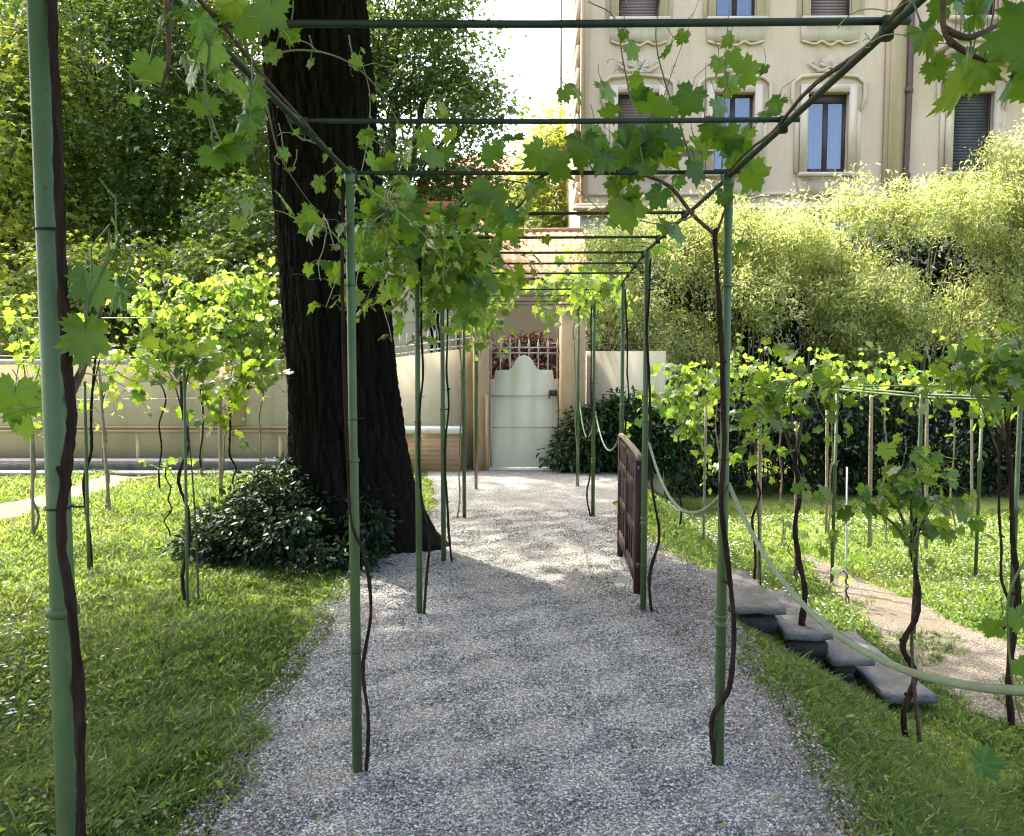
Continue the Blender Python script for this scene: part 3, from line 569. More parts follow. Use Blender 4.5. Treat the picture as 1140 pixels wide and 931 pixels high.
for py in (393, 387): box(mb, gx0, gx1, GD + .04, GD + .06, zy(py, GD) - .01, zy(py, GD) + .01)
put('bar', mb, M['palemetal'], gt)
mb = MB(); x = gx1 - .09; z = zy(437, GD); box(mb, x - .06, x + .07, GD - .05, GD - .013, z - .05, z + .04, .01); tube(mb, [(x - .05, GD - .05, z), (x - .06, GD - .09, z - .02), (x - .05, GD - .09, z - .09)], .012, 6); put('latch', mb, M['darkmetal'], gt)
mb = MB(); box(mb, gx0 - .05, gx1 + .05, GD - .1, GD + .4, -.04, .022, .008); put('sun_line_slab', mb, M['whitestone'], gt)  # white slab drawn for the line of sunlight under the gate
for nm, p0, p1, lab in ((0, 527, 544, 'weathered ochre gate pier beside the brick bench'), (1, 624, 651, 'weathered ochre gate pier beside the dark ivy bush')):
    a, b = xx(p0, GD), xx(p1, GD); mb = MB(); box(mb, a, b, GD - .16, GD + .34, -.1, zy(345, GD), .02); o = put('gate_pier', mb, M['pier'], None, at=((a + b) / 2, GD, 0), label=lab, cat='gate pier', group='piers of the garden gate')
    mb = MB(); box(mb, a - .05, b + .05, GD - .21, GD + .39, zy(345, GD) + .002, zy(336, GD), .03); put('cap', mb, M['pier'], o)
    if nm == 0:
        mb = MB(); tube(mb, [(b - .02, GD - .2, 0), (b - .02, GD - .2, zy(440, GD))], .022, 8); put('pipe', mb, M['pier'], o)
mb = MB(); a, b = xx(652, 13), 2.3; box(mb, a, b, 12.75, 13.0, -.8, zy(391, 12.8)); o = put('garden_wall', mb, M['wallpale'], None, at=(a + .6, 12.85, 0), label='pale plaster wall right of the gate behind the ivy bush', cat='wall')
mb = MB()
for k in range(5):
    x = a + .1 + k * .25; tube(mb, [(x, 12.87, zy(391, 12.8) - .01), (x, 12.87, zy(391, 12.8) + .35)], .006, 5)
for h in (.12, .33): tube(mb, [(a, 12.87, zy(391, 12.8) + h), (b, 12.87, zy(391, 12.8) + h)], .005, 5)
put('railing', mb, M['darkmetal'], o)
# wall behind the gate and houses
ob = thing('outbuilding', 'low outbuilding with a terracotta tiled roof seen above the garden gate', 'building', (0, 19, 0)); zE, zR = zy(312, 18.4), zy(258, 20.6)
mb = MB(); wall_open(mb, -1.35, 1.45, -.2, zE, 18.6, [(.55, 1.2, 0, 2.1)], .2)
for x in (-1.35, 1.45): mb.add([(x, 18.6, -.2), (x, 18.6, zE), (x, 20.6, zR - .05), (x, 22, zR - .05), (x, 22, -.2)], np.array([[0, 1, 2, 3, 4]]))
put('wall', mb, M['terracotta'], ob); mb = MB(); nx, ny = 180, 60; X = np.linspace(-1.55, 1.6, nx); T = np.linspace(0, 1, ny); gx, gt_ = np.meshgrid(X, T); row = (gt_ * 9) % 1
Z = zE + (zR - zE) * gt_ + .022 * np.abs(np.sin(gx * 17)) + .03 * (1 - row) * .8 + .012 * np.sin(gx * 3 + gt_ * 5); V = np.stack([gx, 18.35 + 2.25 * gt_, Z], -1).reshape(-1, 3); q = (np.arange(ny - 1) * nx)[:, None] + np.arange(nx - 1)
mb.add(V, np.stack([q, q + 1, q + nx + 1, q + nx], -1).reshape(-1, 4)); put('roof', mb, M['tile'], ob)
mb = MB(); tube(mb, [(-1.55, 20.6, zR + .03), (0, 20.6, zR + .02), (1.6, 20.6, zR + .03)], .07, 8); put('ridge', mb, M['tile'], ob)
mb = MB(); box(mb, .56, 1.19, 18.7, 18.78, 0, 2.09); put('door', mb, M['wood'], ob)
hs = thing('red_roofed_house', 'distant house with a red tiled roof glimpsed through the vine leaves', 'house', (-1.2, 32, 0)); zr = zy(222, 32)
mb = MB(); box(mb, -3.6, 1.0, 30, 36, -.5, zr); put('wall', mb, M['pier'], hs)
mb = MB(); mb.add([(-3.9, 29.6, zr), (1.2, 29.6, zr), (1.2, 36.4, zr), (-3.9, 36.4, zr), (-2.4, 33, zr + 1.9), (-.3, 33, zr + 1.9)], [np.array([[0, 1, 5, 4], [2, 3, 4, 5]]), np.array([[1, 2, 5], [3, 0, 4]])]); put('roof', mb, M['roof'], hs)
ch = thing('cream_house', 'plain cream house wall with a dark barred window beside the big tree', 'house', (-2.6, 16, 0)); a, b = -4.0, xx(497, 16); w0, w1 = xx(478, 16), xx(491, 16)
mb = MB(); wall_open(mb, a, b, -.3, 4.6, 16, [(w0, w1, zy(398, 16), zy(345, 16))], .2); mb.add([(b, 16, -.3), (b, 20, -.3), (b, 20, 4.6), (b, 16, 4.6)], np.array([[0, 1, 2, 3]])); mb.add([(a, 16, -.3), (a, 16, 4.6), (a, 20, 4.6), (a, 20, -.3)], np.array([[0, 1, 2, 3]])); put('wall', mb, M['wallpale'], ch)
mb = MB(); box(mb, a - .2, b + .2, 15.8, 20.2, 4.602, 4.75); put('roof', mb, M['roof'], ch)
mb = MB(); box(mb, w0 + .002, w1 - .002, 16.15, 16.2, zy(398, 16) + .002, zy(345, 16) - .002); wn = put('window', mb, M['hole'], ch)
mb = MB()
for x in np.linspace(w0, w1, 4): tube(mb, smooth_pts([(x, 15.97, zy(398, 16)), (x + .03, 15.95, zy(375, 16)), (x - .02, 15.95, zy(360, 16)), (x, 15.97, zy(345, 16))], 4), .012, 5)
put('bar', mb, M['palemetal'], wn)
nh = thing('neighbouring_house', 'grey roofed house corner just entering at the top left edge', 'house', (-16, 20, 0)); c = D(12, 22, 20)
mb = MB(); box(mb, -24, c[0] - .5, 20.4, 27, -.5, c[2] - .1); put('wall', mb, M['wallcream'], nh)
mb = MB(); mb.add([(-24, 20, c[2] - .15), (c[0], 20, c[2] - .15), (c[0], 27, c[2] - .15), (-24, 27, c[2] - .15), (-24, 20, c[2] + .12), (c[0] - .1, 20, c[2] + .12), (c[0] - 1.6, 27, c[2] + 2), (-24, 27, c[2] + 2)], BOXF); put('roof', mb, M['grey'], nh)

# ------------------------------------------------------------------ pergola
ZT = float(D(400, 192, 3.24)[2]) - .034
LX = [(-.65, -.9), (-.705, 1.22)] + [tuple(G(*p)[:2]) for p in ((398, 860), (467, 683), (494, 625), (517, 577), (530, 545))]
RX = [(.82, -.9), (.80, 1.13)] + [tuple(G(*p)[:2]) for p in ((800, 852), (716, 680))] + [(D(692, 500, 7.35)[0], 7.35)] + [tuple(G(*p)[:2]) for p in ((660, 575), (643, 542))]
perg = thing('pergola', 'long green iron pergola of posts and crossbars along the gravel path', 'pergola', (0, 5, 0))
def gz(x, y): return float(hz(x, y)) 
tilt = {}
for row, posts in ((0, LX), (1, RX)):
    for k, (x, y) in enumerate(posts):
        mb = MB(); r = .0175; zj = 1.27; z0 = gz(x, y) - .03
        lathe(mb, (x, y, 0), [(r + .003, z0), (r + .003, zj - .02), (r + .001, zj), (r, zj + .05), (r - .001, ZT)], 18)
        p = put('post', mb, M['paint'], perg, smooth=False)
        mb = MB(); lathe(mb, (x, y, zj), [(r + .002, -.011), (r + .0065, -.008), (r + .0065, .002), (r + .002, .006)], 18)
        if row == 1:
            put('collar', mb, M['paint'], p); mb = MB()
            for dzz in (-.66,): lathe(mb, (x, y, zj + dzz), [(r + .003, -.030), (r + .008, -.026), (r + .008, -.016), (r + .0035, -.012), (r + .0035, .004), (r + .008, .008), (r + .008, .018), (r + .003, .022)], 18)
            for dzz in (): lathe(mb, (x, y, zj + dzz), [(r + .003, -.012), (r + .009, -.006), (r + .009, .006), (r + .003, .012)], 18)
        put('collar', mb, M['paint'], p); mb = MB(); lathe(mb, (x, y, ZT), [(r, -.03), (r + .004, -.02), (r + .004, .006), (r * .6, .010)], 14); put('post_cap', mb, M['paint'], p)
        for z in (.30 + .1 * (k % 3), 1.43, 1.95 - .1 * (k % 2)):
            rr = r + (.0040 if z < zj else .002); mb = MB(); th = np.linspace(0, 6.4, 15); pts = [(x + rr * math.cos(t), y + rr * math.sin(t), z + .002 * math.sin(t)) for t in th] + [(x + rr + .014, y - .012, z + .002), (x + rr + .03, y - .02, z + .004)]
            tube(mb, pts, .0017, 5, cap=False); put('tie', mb, M['tie'], p)
def rowline(posts): return [(x, y, ZT + .012) for x, y in posts]
for posts in (LX, RX):
    mb = MB(); tube(mb, rowline(posts), .0095, 10); put('rail', mb, M['iron'], perg)
def rowx(posts, y): return float(np.interp(y, [p[1] for p in posts], [p[0] for p in posts]))
bars = [-.3, .42, 1.13] + [float(G(600, py, ZT + .034)[1]) for py in (25, 134, 192, 237, 264, 281, 293, 304)] + [8.3, 9.1, 9.9, 10.5]
for y in bars:
    mb = MB(); xa, xb = rowx(LX, y), rowx(RX, y); z = ZT + .034; tube(mb, [(xa - .05, y, z), ((xa + xb) / 2, y, z - .004), (xb + .05, y, z)], .0085 if y < 9 else .007, 8); p = put('crossbar', mb, M['iron'], perg)
    for x in (xa, xb): mb = MB(); box(mb, x - .013, x + .013, y - .013, y + .013, ZT - .006, ZT + .044, .004); put('clamp', mb, M['iron'], p)

# cords hanging between the right hand posts
def swag(p, q, za, zb, sag, label):
    mb = MB(); t = np.linspace(0, 1, 40); a = np.array([p[0] + .02, p[1], za]); b = np.array([q[0] + .02, q[1], zb]); pts = a + (b - a) * t[:, None]; pts[:, 2] -= sag * 4 * t * (1 - t); tube(mb, pts, .0085, 10)
    put('rope', mb, M['rope'], None, smooth=True, at=(a + b) / 2 - [0, 0, sag], label=label, cat='rope', group='cords slung between the pergola posts')
swag(RX[1], RX[2], 1.185, 1.165, .235, 'thick green cord swinging low across the grass slope and stone steps')
swag(RX[2], RX[3], 1.16, 1.15, .27, 'grey green cord sagging between post and brown wooden gate')
swag(RX[4], RX[5], 1.12, 1.13, .34, 'pale cord sagging in front of the ivy bush, beyond the wooden gate')
swag(RX[5], RX[6], 1.12, 1.13, .36, 'farthest pale cord sagging in front of the ochre gate pier')

# brown wooden gate leaning open along the path
pa, pb = np.array([*RX[3], 0]) + [-.03, .06, 0], np.array([D(690, 600, 6.85)[0], 6.85, 0]); ax = nrm(pb - pa); L = np.linalg.norm((pb - pa)[:2]); nx = np.array([-ax[1], ax[0], 0])
wg = thing('wooden_gate', 'dark brown wooden gate with slatted middle standing open beside the path', 'gate', pa)
def gbox(mb, s0, s1, z0, z1, th=.022, off=0):
    c = [pa + ax * s + nx * (o + off) + np.array([0, 0, z * .95]) for z in (z0, z1) for s, o in ((s0, -th), (s1, -th), (s1, th), (s0, th))]; mb.add(c, BOXF)
mb = MB(); gbox(mb, .0, .08, .10, 1.07); gbox(mb, L - .08, L, -.02, 1.07); gbox(mb, L * .5 - .035, L * .5 + .035, .17, 1.03)
for z0, z1 in ((.16, .25), (.80, .88), (1.0, 1.06)): gbox(mb, .081, L * .5 - .036, z0, z1, .018); gbox(mb, L * .5 + .036, L - .081, z0, z1, .018)
put('frame', mb, M['wood'], wg); mb = MB()
for h0, h1 in ((.085, L * .5 - .04), (L * .5 + .04, L - .085)):
    n = 4; w = (h1 - h0) / n
    for k in range(n): gbox(mb, h0 + k * w + w * .28, h0 + (k + 1) * w - w * .28, .252, .798, .004); gbox(mb, h0 + k * w + .004, h0 + (k + 1) * w - .002, .882, .998, .009)
    gbox(mb, h0, h1, .49, .55, .013)
put('slats', mb, M['wood'], wg); mb = MB(); c = [pa + ax * s + np.array([0, 0, z * .95]) for s, z in ((-.02, 1.07), (.1, 1.09), (L * .5, 1.10), (L - .06, 1.095), (L + .02, 1.06))]; tube(mb, smooth_pts(c, 4), .022, 8); put('top_rail', mb, M['woodpale'], wg)
mb = MB(); 
for z in (.3, .95): tube(mb, [pa + ax * -.05 + np.array([0, 0, z]), pa + ax * .1 + np.array([0, 0, z])], .014, 6)
put('hinge', mb, M['darkmetal'], wg)

# stone steps down to the lower garden
def slab(x0, x1, y0, y1, z, th, lab, rot):
    mb = MB(); n = 14; m = 10; X = np.linspace(x0, x1, m); Y = np.linspace(y0, y1, n); gx, gy = np.meshgrid(X, Y); ed = .012
    jx = gx + (np.abs(gx - (x0 + x1) / 2) > (x1 - x0) * .45) * ed * vnoise(gy * 9, gx * 3, x0 * 9); jy = gy + (np.abs(gy - (y0 + y1) / 2) > (y1 - y0) * .47) * ed * vnoise(gx * 13, gy, x0 * 5)
    tz = z + .003 * vnoise(gx * 8, gy * 8, x0) + rot * (gy - y0); bz = tz - th + .006 * vnoise(gx * 7, gy * 7, x0 + 2)
    V = np.concatenate([np.stack([jx, jy, tz], -1).reshape(-1, 3), np.stack([jx, jy, bz], -1).reshape(-1, 3)]); o = n * m
    i = (np.arange(n - 1) * m)[:, None] + np.arange(m - 1); q = np.stack([i, i + 1, i + m + 1, i + m], -1).reshape(-1, 4)
    rim = list(range(m)) + [m * k + m - 1 for k in range(1, n)] + [m * (n - 1) + k for k in range(m - 2, -1, -1)] + [m * k for k in range(n - 2, 0, -1)]
    s = [[rim[k], rim[k] + o, rim[(k + 1) % len(rim)] + o, rim[(k + 1) % len(rim)]] for k in range(len(rim))]
    mb.add(V, [q, q[:, ::-1] + o, np.array(s)]); r = put('stone_step', mb, M['stone'], None, at=((x0 + x1) / 2, (y0 + y1) / 2, z - th), label=lab, cat='step', group='stone steps down to the lower garden')
    return r
def riser(p, x0, x1, y0, y1, z0, z1):
    mb = MB(); hgt = (z1 - z0) / 3
    for r in range(3):
        yy = y0 + .02 * (r % 2)
        while yy < y1:
            w = .09 + .12 * rng.random(); box(mb, x0 + .03 * rng.random(), x1 - .05 * rng.random(), yy + .008 * rng.random(), min(y1, yy + w) - .012, z0 + r * hgt + .004, z0 + (r + 1) * hgt - .003, .012); yy += w
    put('riser', mb, M['stonedark'], p)
s = slab(1.42, 1.80, 5.36, 6.38, .0, .042, 'top stone step slab, broadest, level with the gravel', .0); riser(s, 1.40, 1.80, 5.385, 6.3, -.40, -.072)
s = slab(1.77, 2.10, 5.28, 6.34, -.15, .040, 'second stone step slab with a dark vine trunk rising through it', .0); riser(s, 1.78, 2.09, 5.31, 6.28, -.52, -.215)
s = slab(2.05, 2.34, 5.2, 6.3, -.30, .040, 'third stone step slab below the one pierced by the vine', .0); riser(s, 2.08, 2.26, 5.26, 6.2, -.52, -.36)
slab(2.30, 2.62, 4.95, 6.2, -.43, .05, 'lowest broken stone step slab at the edge of the lower gravel', -.01)

# ------------------------------------------------------------------ grapevines
def frame_leafs(mb, tpl, pos, out, size, rnd, up=.55):
    n = len(pos); ax = nrm(out * .7 + rvec(n, .45) + np.array([0, 0, -.75])); no = rvec(n, .45) + np.array([0, 0, up]) + out * .35
    flip = np.where(rng.random(n) < .12, -1, 1)[:, None]; scatter(mb, tpl, pos, ax, no * flip, size, rnd)
def cane_path(a, dirv, L, droop=.25, wob=.08, n=8):
    p = [np.array(a, float)]; d = nrm(dirv); st = L / n
    for k in range(n):
        d = nrm(d + rng.normal(size=3) * wob + np.array([0, 0, -droop * (k / n) ** 1.3])); p.append(p[-1] + d * st)
    return np.array(p)
def vine(label, base, trunk, r0, r1, canes, tpl, lm, lsize=.1, spacing=.07, explicit=(), bark='vine', cane_m='cane', young=0.0, loops=0, group='grapevines'):
    """trunk: list of points; canes: list of (points, leaf_size or None, radius)"""
    v = thing('grapevine', label, 'grapevine', base, group); mb = MB(); tp = smooth_pts(trunk, 7); m = len(tp)
    rk = np.convolve(rng.normal(size=m + 4), np.ones(5) / 5, 'valid'); tube(mb, tp, np.linspace(r0, r1, m) * (1 + .18 * rk), 11, .14)
    for k in range(3):
        i = rng.integers(m // 5, m - 1); tube(mb, [tp[i], tp[i] + rng.normal(size=3) * .014], [r0 * 1.05, r0 * .5], 6)
    put('trunk', mb, M[bark], v, True); cb = MB(); lb = MB(); pb_ = MB(); old = MB()
    for pts, ls, r in canes:
        sp = smooth_pts(pts, 5); seg = np.concatenate([[0], np.cumsum(np.linalg.norm(np.diff(sp, axis=0), axis=1))]); L = seg[-1]
        if len(explicit) and r >= .0025:
            m1 = MB(); tube(m1, sp, [r, r * .45], 8, .06); put('branch' if r >= .006 else 'shoot', m1, M['canedark'] if r >= .006 else M[cane_m], v, True)
        else: tube(cb if r < .006 else old, sp, [r, r * .45], 6 if r < .006 else 8, .06)
        if ls is None: continue
        nl = max(1, int(L / spacing)); s = np.linspace(.05 * L, L, nl) + rng.normal(size=nl) * spacing * .25; s = np.clip(s, 0, L)
        at = np.stack([np.interp(s, seg, sp[:, k]) for k in range(3)], 1); tg = nrm(np.stack([np.interp(s, seg, np.gradient(sp[:, k], seg)) for k in range(3)], 1))
        sd = np.cross(tg, [0, 0, 1.0]) + rvec(nl, .2); sd = nrm(sd) * np.where(np.arange(nl) % 2 == 0, 1, -1)[:, None]; out = nrm(sd + tg * .3 + np.array([0, 0, .35]) + rvec(nl, .3))
        sz = ls * (.98 if tpl is T_LO else .95) * (.6 + .65 * rng.random(nl)) * np.where(s / L > .8, .6, 1.0); pet = sz * .75; pos = at + out * pet[:, None]
        if tpl is not T_LO:
            for q in range(nl): tube(lb, [at[q], at[q] + out[q] * pet[q] * .5 + np.array([0, 0, .01]), pos[q]], .0016, 4, cap=False)
        fresh = np.clip(rng.random(nl) * .6 + .4 * (s / L) ** 2, 0, 1); frame_leafs(lb, tpl, pos, sd, sz * .62, fresh)
    for px, py, wpx, dep in explicit:
        pos = D(px, py, dep); c = nrm(CAM - pos); s = wpx * dep / FPX * .60 * (.85 + .35 * rng.random()); ang = R(90 + rng.normal() * 40); a2 = np.array([math.cos(ang), 0, -math.sin(ang)]); axx = nrm(a2 + rng.normal(size=3) * .22)
        no = c * .55 + rng.normal(size=3) * .5 + np.array([0, -.05, .25]); st = pos - axx * s * .35; scatter(lb, tpl, st[None], axx[None], no[None], s, np.array([rng.random() * .8]))
        tube(lb, [st, st - axx * s * .45 + np.array([0, .01, .03]), st - axx * s * .7 + np.array([rng.normal() * .02, .02, .055])], .0015, 4, cap=False)
    for k in range(loops):                                             # curly tendrils
        pts, ls, r = canes[rng.integers(len(canes))]; q = pts[rng.integers(1, len(pts))]; t = np.linspace(0, 1, 22); ph = rng.random() * 6; d = rng.normal(size=3); d[2] = abs(d[2]) * .4 - .3; rad = .012 * t
        c = q + d * t[:, None] * .09; c = c + np.stack([rad * np.cos(t * 11 + ph), rad * 0, rad * np.sin(t * 11 + ph)], 1)
        if len(explicit): m1 = MB(); tube(m1, c, .0011, 4, cap=False); put('tendril', m1, M['canegreen'], v, True)
        else: tube(lb, c, .0011, 4, cap=False)
    if old.v: put('branch', old, M['canedark'], v, True)
    if cb.v: put('shoots', cb, M[cane_m], v, True)
    put('leaves', lb, lm, v)
    return v
def auto_canes(head, n, L, spread, up, ls, r=.0032, droop=.45, box3=None):
    out = []
    for k in range(max(2, int(round(n * .9)))):
        d = rng.normal(size=3) * np.array(spread) + np.array([0, 0, up]); a = np.array(head) + rng.normal(size=3) * .03; out.append((cane_path(a, d, L * (.6 + .7 * rng.random()), droop, .16), ls, r))
    return out
def post_trunk(x, y, side, top, z0=None, amp=.03, off=.045):
    z0 = gz(x, y) - .02 if z0 is None else z0; zs = np.linspace(z0, top, 9)
    return [(x + side * off * (1 if z < 1 else .7) + amp * rng.normal() * (.5 if z > .9 else 1), y - .02 + amp * .6 * rng.normal(), z) for z in zs]
PG = 'grapevines trained up the pergola posts'
# front left vine, close to the camera
tr = [D(px, py, d) for px, py, d in ((90, 1900, 1.274), (88, 1300, 1.231), (89, 1000, 1.188), (90, 880, 1.188), (88, 780, 1.188), (80, 680, 1.183), (68, 600, 1.183), (73, 530, 1.188), (80, 470, 1.188), (75, 410, 1.188), (69, 300, 1.188), (65, 180, 1.188), (60, 60, 1.199), (57, -60, 1.220), (60, -230, 1.220))]
tr[0][2] = gz(tr[0][0], tr[0][1]) - .02
br = [D(*p) for p in ((76, 445, 1.220), (90, 415, 1.242), (102, 385, 1.274), (112, 345, 1.318), (118, 320, 1.350))]
c2 = [D(*p) for p in ((182, -60, 1.45), (186, 0, 1.45), (188, 40, 1.45), (187, 72, 1.46), (180, 97, 1.48))]
c3 = [D(*p) for p in ((60, -200, 1.13), (150, -120, 1.3), (215, -10, 1.5), (250, 30, 1.65), (285, 75, 1.8), (320, 115, 2.2), (360, 160, 2.8))]
c4 = [D(*p) for p in ((296, 62, 1.8), (330, 56, 1.85), (365, 60, 1.9), (395, 74, 1.95), (418, 96, 2.0), (440, 130, 2.05), (455, 165, 2.1))]
c5 = [D(*p) for p in ((240, 20, 1.6), (228, 90, 1.6), (238, 140, 1.6), (262, 190, 1.62))]
c6 = [D(*p) for p in ((288, 85, 1.9), (300, 130, 1.9), (310, 170, 2.0), (330, 205, 2.2), (352, 235, 2.5))]
c7 = [D(*p) for p in ((105, 380, 1.2), (95, 340, 1.2), (118, 290, 1.22), (122, 255, 1.24))]
ex = [(164, 82, 46, 1.5), (180, 20, 40, 1.45), (205, 12, 46, 1.5), (212, 88, 38, 1.55), (236, 60, 52, 1.6), (247, 158, 52, 1.6), (232, 120, 50, 1.6), (262, 92, 56, 1.65), (282, 112, 58, 1.7), (275, 140, 44, 1.68), (296, 20, 50, 1.75), (258, 12, 44, 1.6), (322, 40, 32, 1.85), (228, 30, 46, 1.55), (205, 62, 34, 1.55), (262, 170, 34, 1.6), (240, 178, 40, 1.6), (300, 62, 26, 1.8), (345, 72, 16, 1.9), (398, 70, 20, 1.95),
      (96, 385, 66, 1.18), (105, 325, 60, 1.2), (128, 330, 46, 1.24), (132, 262, 34, 1.25), (122, 285, 26, 1.25), (318, 172, 20, 2.1), (322, 190, 16, 2.2), (352, 205, 20, 2.4), (14, 452, 70, 2.2), (36, 440, 38, 2.3), (28, 478, 40, 2.25), (150, 110, 22, 1.5), (270, 30, 44, 1.65)]
vine('nearest vine with a thick brown trunk twisting up the left foreground post', tr[0], tr, .0078, .0062, [(br, None, .007), (c2, None, .006), (c3, None, .0065), (c4, None, .0028), (c5, None, .003), (c6, None, .0025), (c7, None, .0028), ([D(0, 465, 2.2), D(30, 455, 2.2), D(70, 452, 2.25)], None, .002)], T_HI, M['leaf'], explicit=ex, loops=14, group=PG)
# right front vine: its leaves hang into the top right corner
x, y = RX[1]; tr = post_trunk(x, y, 1, ZT + .03)
s1 = [np.array(tr[-1]), D(1150, -90, 1.22), D(1080, -60, 1.28), D(1053, -10, 1.3), D(1051, 34, 1.3), D(1062, 50, 1.3)]; s2 = [D(1051, 32, 1.3), D(1075, 42, 1.31), D(1095, 36, 1.32), D(1116, 26, 1.34), D(1160, 10, 1.35)]; s3 = [D(1056, 45, 1.3), D(1075, 58, 1.31), D(1098, 68, 1.32)]
s4 = [np.array(tr[4]), D(1200, 560, 1.5), D(1132, 640, 1.55), D(1122, 700, 1.58), D(1133, 790, 1.6), D(1150, 820, 1.6)]
ex = [(1036, 44, 58, 1.3), (1062, 104, 78, 1.3), (1088, 84, 66, 1.33), (1120, 100, 60, 1.3), (1132, 40, 88, 1.25), (1042, 6, 44, 1.32), (1096, 12, 52, 1.36), (1070, 10, 40, 1.38), (1045, 80, 40, 1.34), (1140, 100, 50, 1.3), (1075, 70, 44, 1.4), (1102, 850, 42, 1.7), (1100, 700, 40, 1.58), (1128, 690, 34, 1.6), (1135, 745, 30, 1.62), (1150, -20, 90, 1.2), (1090, -30, 60, 1.3)]
rr_ = [(rowx(RX, yy) + .008 * math.sin(yy * 7), yy, ZT + .035 + .012 * math.sin(yy * 9)) for yy in np.linspace(1.13, 3.2, 16)]
vine('vine whose big leaves hang into the top right corner', tr[0], tr, .014, .011, [(s1, None, .007), (s2, None, .006), (s3, None, .006), (s4, None, .003), (rr_, None, .009)], T_HI, M['leaf'], explicit=ex, loops=6, group=PG)
# right post vine with the big leaf cluster over the path
x, y = RX[2]; tr = [D(*p) for p in ((795, 850, y), (793, 800, y - .02), (812, 765, y - .05), (817, 700, y - .06), (812, 640, y - .05), (803, 560, y - .05), (806, 500, y - .04), (804, 400, y - .04), (800, 330, y - .04), (796, 270, y - .04), (797, 255, y - .03))]
arm = [D(*p) for p in ((797, 262, 3.2), (772, 240, 3.22), (748, 210, 3.24), (720, 196, 3.25), (690, 190, 3.25), (655, 192, 3.25), (620, 190, 3.26), (598, 200, 3.3), (590, 214, 3.32), (572, 233, 3.35), (545, 224, 3.4), (512, 203, 3.5))]
up = [([D(718, 193, 3.25), D(706, 130, 3.25), D(694, 70, 3.25), D(684, 20, 3.25), D(655, 2, 3.25)], None, .0045), ([D(772, 190, 3.25), D(757, 140, 3.25), D(740, 90, 3.25), D(730, 40, 3.22), D(738, -20, 3.2)], None, .0045), ([D(803, 200, 3.26), D(806, 140, 3.26), D(808, 60, 3.26), D(812, 10, 3.25)], None, .003), ([D(780, 200, 3.26), D(784, 140, 3.26), D(786, 70, 3.26)], None, .003), ([D(738, 110, 3.25), D(752, 70, 3.2), D(778, 0, 3.2)], None, .002),
      ([D(690, 255, 3.2), D(655, 222, 3.2), D(620, 190, 3.25)], None, .003), ([D(660, 190, 3.25), D(640, 150, 3.25), D(632, 108, 3.25)], None, .003), ([D(775, 240, 3.2), D(740, 250, 3.15), D(710, 245, 3.1)], None, .004), ([D(797, 262, 3.2), D(810, 225, 3.2), D(812, 200, 3.22)], None, .006), ([D(590, 205, 3.3), D(560, 200, 3.32), D(530, 195, 3.35)], None, .004)]
ex = [(706, 59, 26), (742, 59, 20), (759, 44, 16), (811, 47, 20), (816, 91, 27), (800, 74, 20), (836, 78, 32), (679, 104, 40), (630, 107, 24), (705, 92, 22), (676, 126, 24), (765, 115, 38), (722, 117, 32), (741, 125, 30), (849, 128, 38), (803, 123, 26), (644, 169, 44), (661, 158, 32), (709, 174, 46), (741, 172, 42), (728, 161, 36), (768, 172, 38), (806, 158, 40), (790, 147, 34), (827, 161, 34), (842, 201, 42), (596, 176, 34), (623, 188, 38), (687, 201, 34), (730, 223, 32), (698, 241, 44), (741, 255, 26), (754, 263, 28), (808, 222, 24), (824, 275, 16), (588, 212, 30), (746, 214, 30), (690, 165, 34), (752, 150, 30), (780, 165, 36), (716, 190, 32), (670, 182, 30), (540, 226, 52), (555, 245, 40), (528, 215, 36), (486, 178, 34), (822, 185, 30), (775, 195, 28), (850, 80, 14), (694, 40, 12)]
vine('vine on the right post with its leafy arm stretched across the crossbar', tr[0], tr, .0100, .0085, [(arm, None, .0085)] + up, T_MID, M['leaf'], explicit=[(a, b, c * 1.12, 3.12 + .3 * rng.random()) for a, b, c in ex] + [(a + 16 * rng.normal(), b + 9 * rng.normal(), c * .8, 3.2 + .35 * rng.random()) for a, b, c in ex if c > 29], loops=16, group=PG)
# the other pergola vines
x, y = LX[2]; tr = [D(*p) for p in ((408, 858, y - .02), (410, 800, y - .03), (404, 745, y - .02), (413, 680, y - .03), (406, 620, y - .03), (391, 580, y - .04), (387, 500, y - .04), (383, 400, y - .05), (381, 300, y - .03), (382, 200, y))]
cn = auto_canes(D(430, 240, 3.6), 11, .55, (.5, .5, .4), .2, .115) + auto_canes(D(360, 250, 3.3), 6, .3, (.3, .3, .3), -.1, .12) + auto_canes(D(500, 240, 3.8), 7, .45, (.5, .4, .3), .1, .12)
cn += [(np.array([D(383, 195, 3.25), D(360, 165, 3.2), D(330, 150, 3.1), D(315, 120, 3.0)]), .06, .002), (np.array([D(385, 240, 3.3), D(405, 180, 3.3), D(412, 110, 3.3), D(400, 60, 3.2)]), .05, .002), (np.array([D(395, 200, 3.3), D(430, 225, 3.4), D(470, 260, 3.6), D(500, 300, 4.0)]), .10, .005)]
vine('vine with pale curling shoots on the left post in front of the big trunk', tr[0], tr, .0075, .006, cn, T_MID, M['leaf'], spacing=.075, loops=22, cane_m='canegreen', group=PG)
def pvine(label, xy, side, heads, lm, ls, n, L, bark='vine', tpl=T_LO, r=.0095, sp=.06, up=.0):
    x, y = xy; tr = post_trunk(x, y, side, ZT - .25); cn = []
    tr.append((x + side * .02, y, ZT - .05))
    for h in heads: cn += auto_canes(h, n, L, (.7, .7, .45), up, ls)
    return vine(label, tr[0], tr, r, r * .7, cn, tpl, lm, spacing=sp, bark=bark, group=PG, loops=4)
pvine('vine on the second left post, beside the right edge of the big trunk', LX[3], 1, [D(470, 265, 5.0), D(500, 300, 5.2), D(455, 300, 5.2), D(520, 280, 5.0)], M['leaf'], .13, 9, .55, tpl=T_MID)
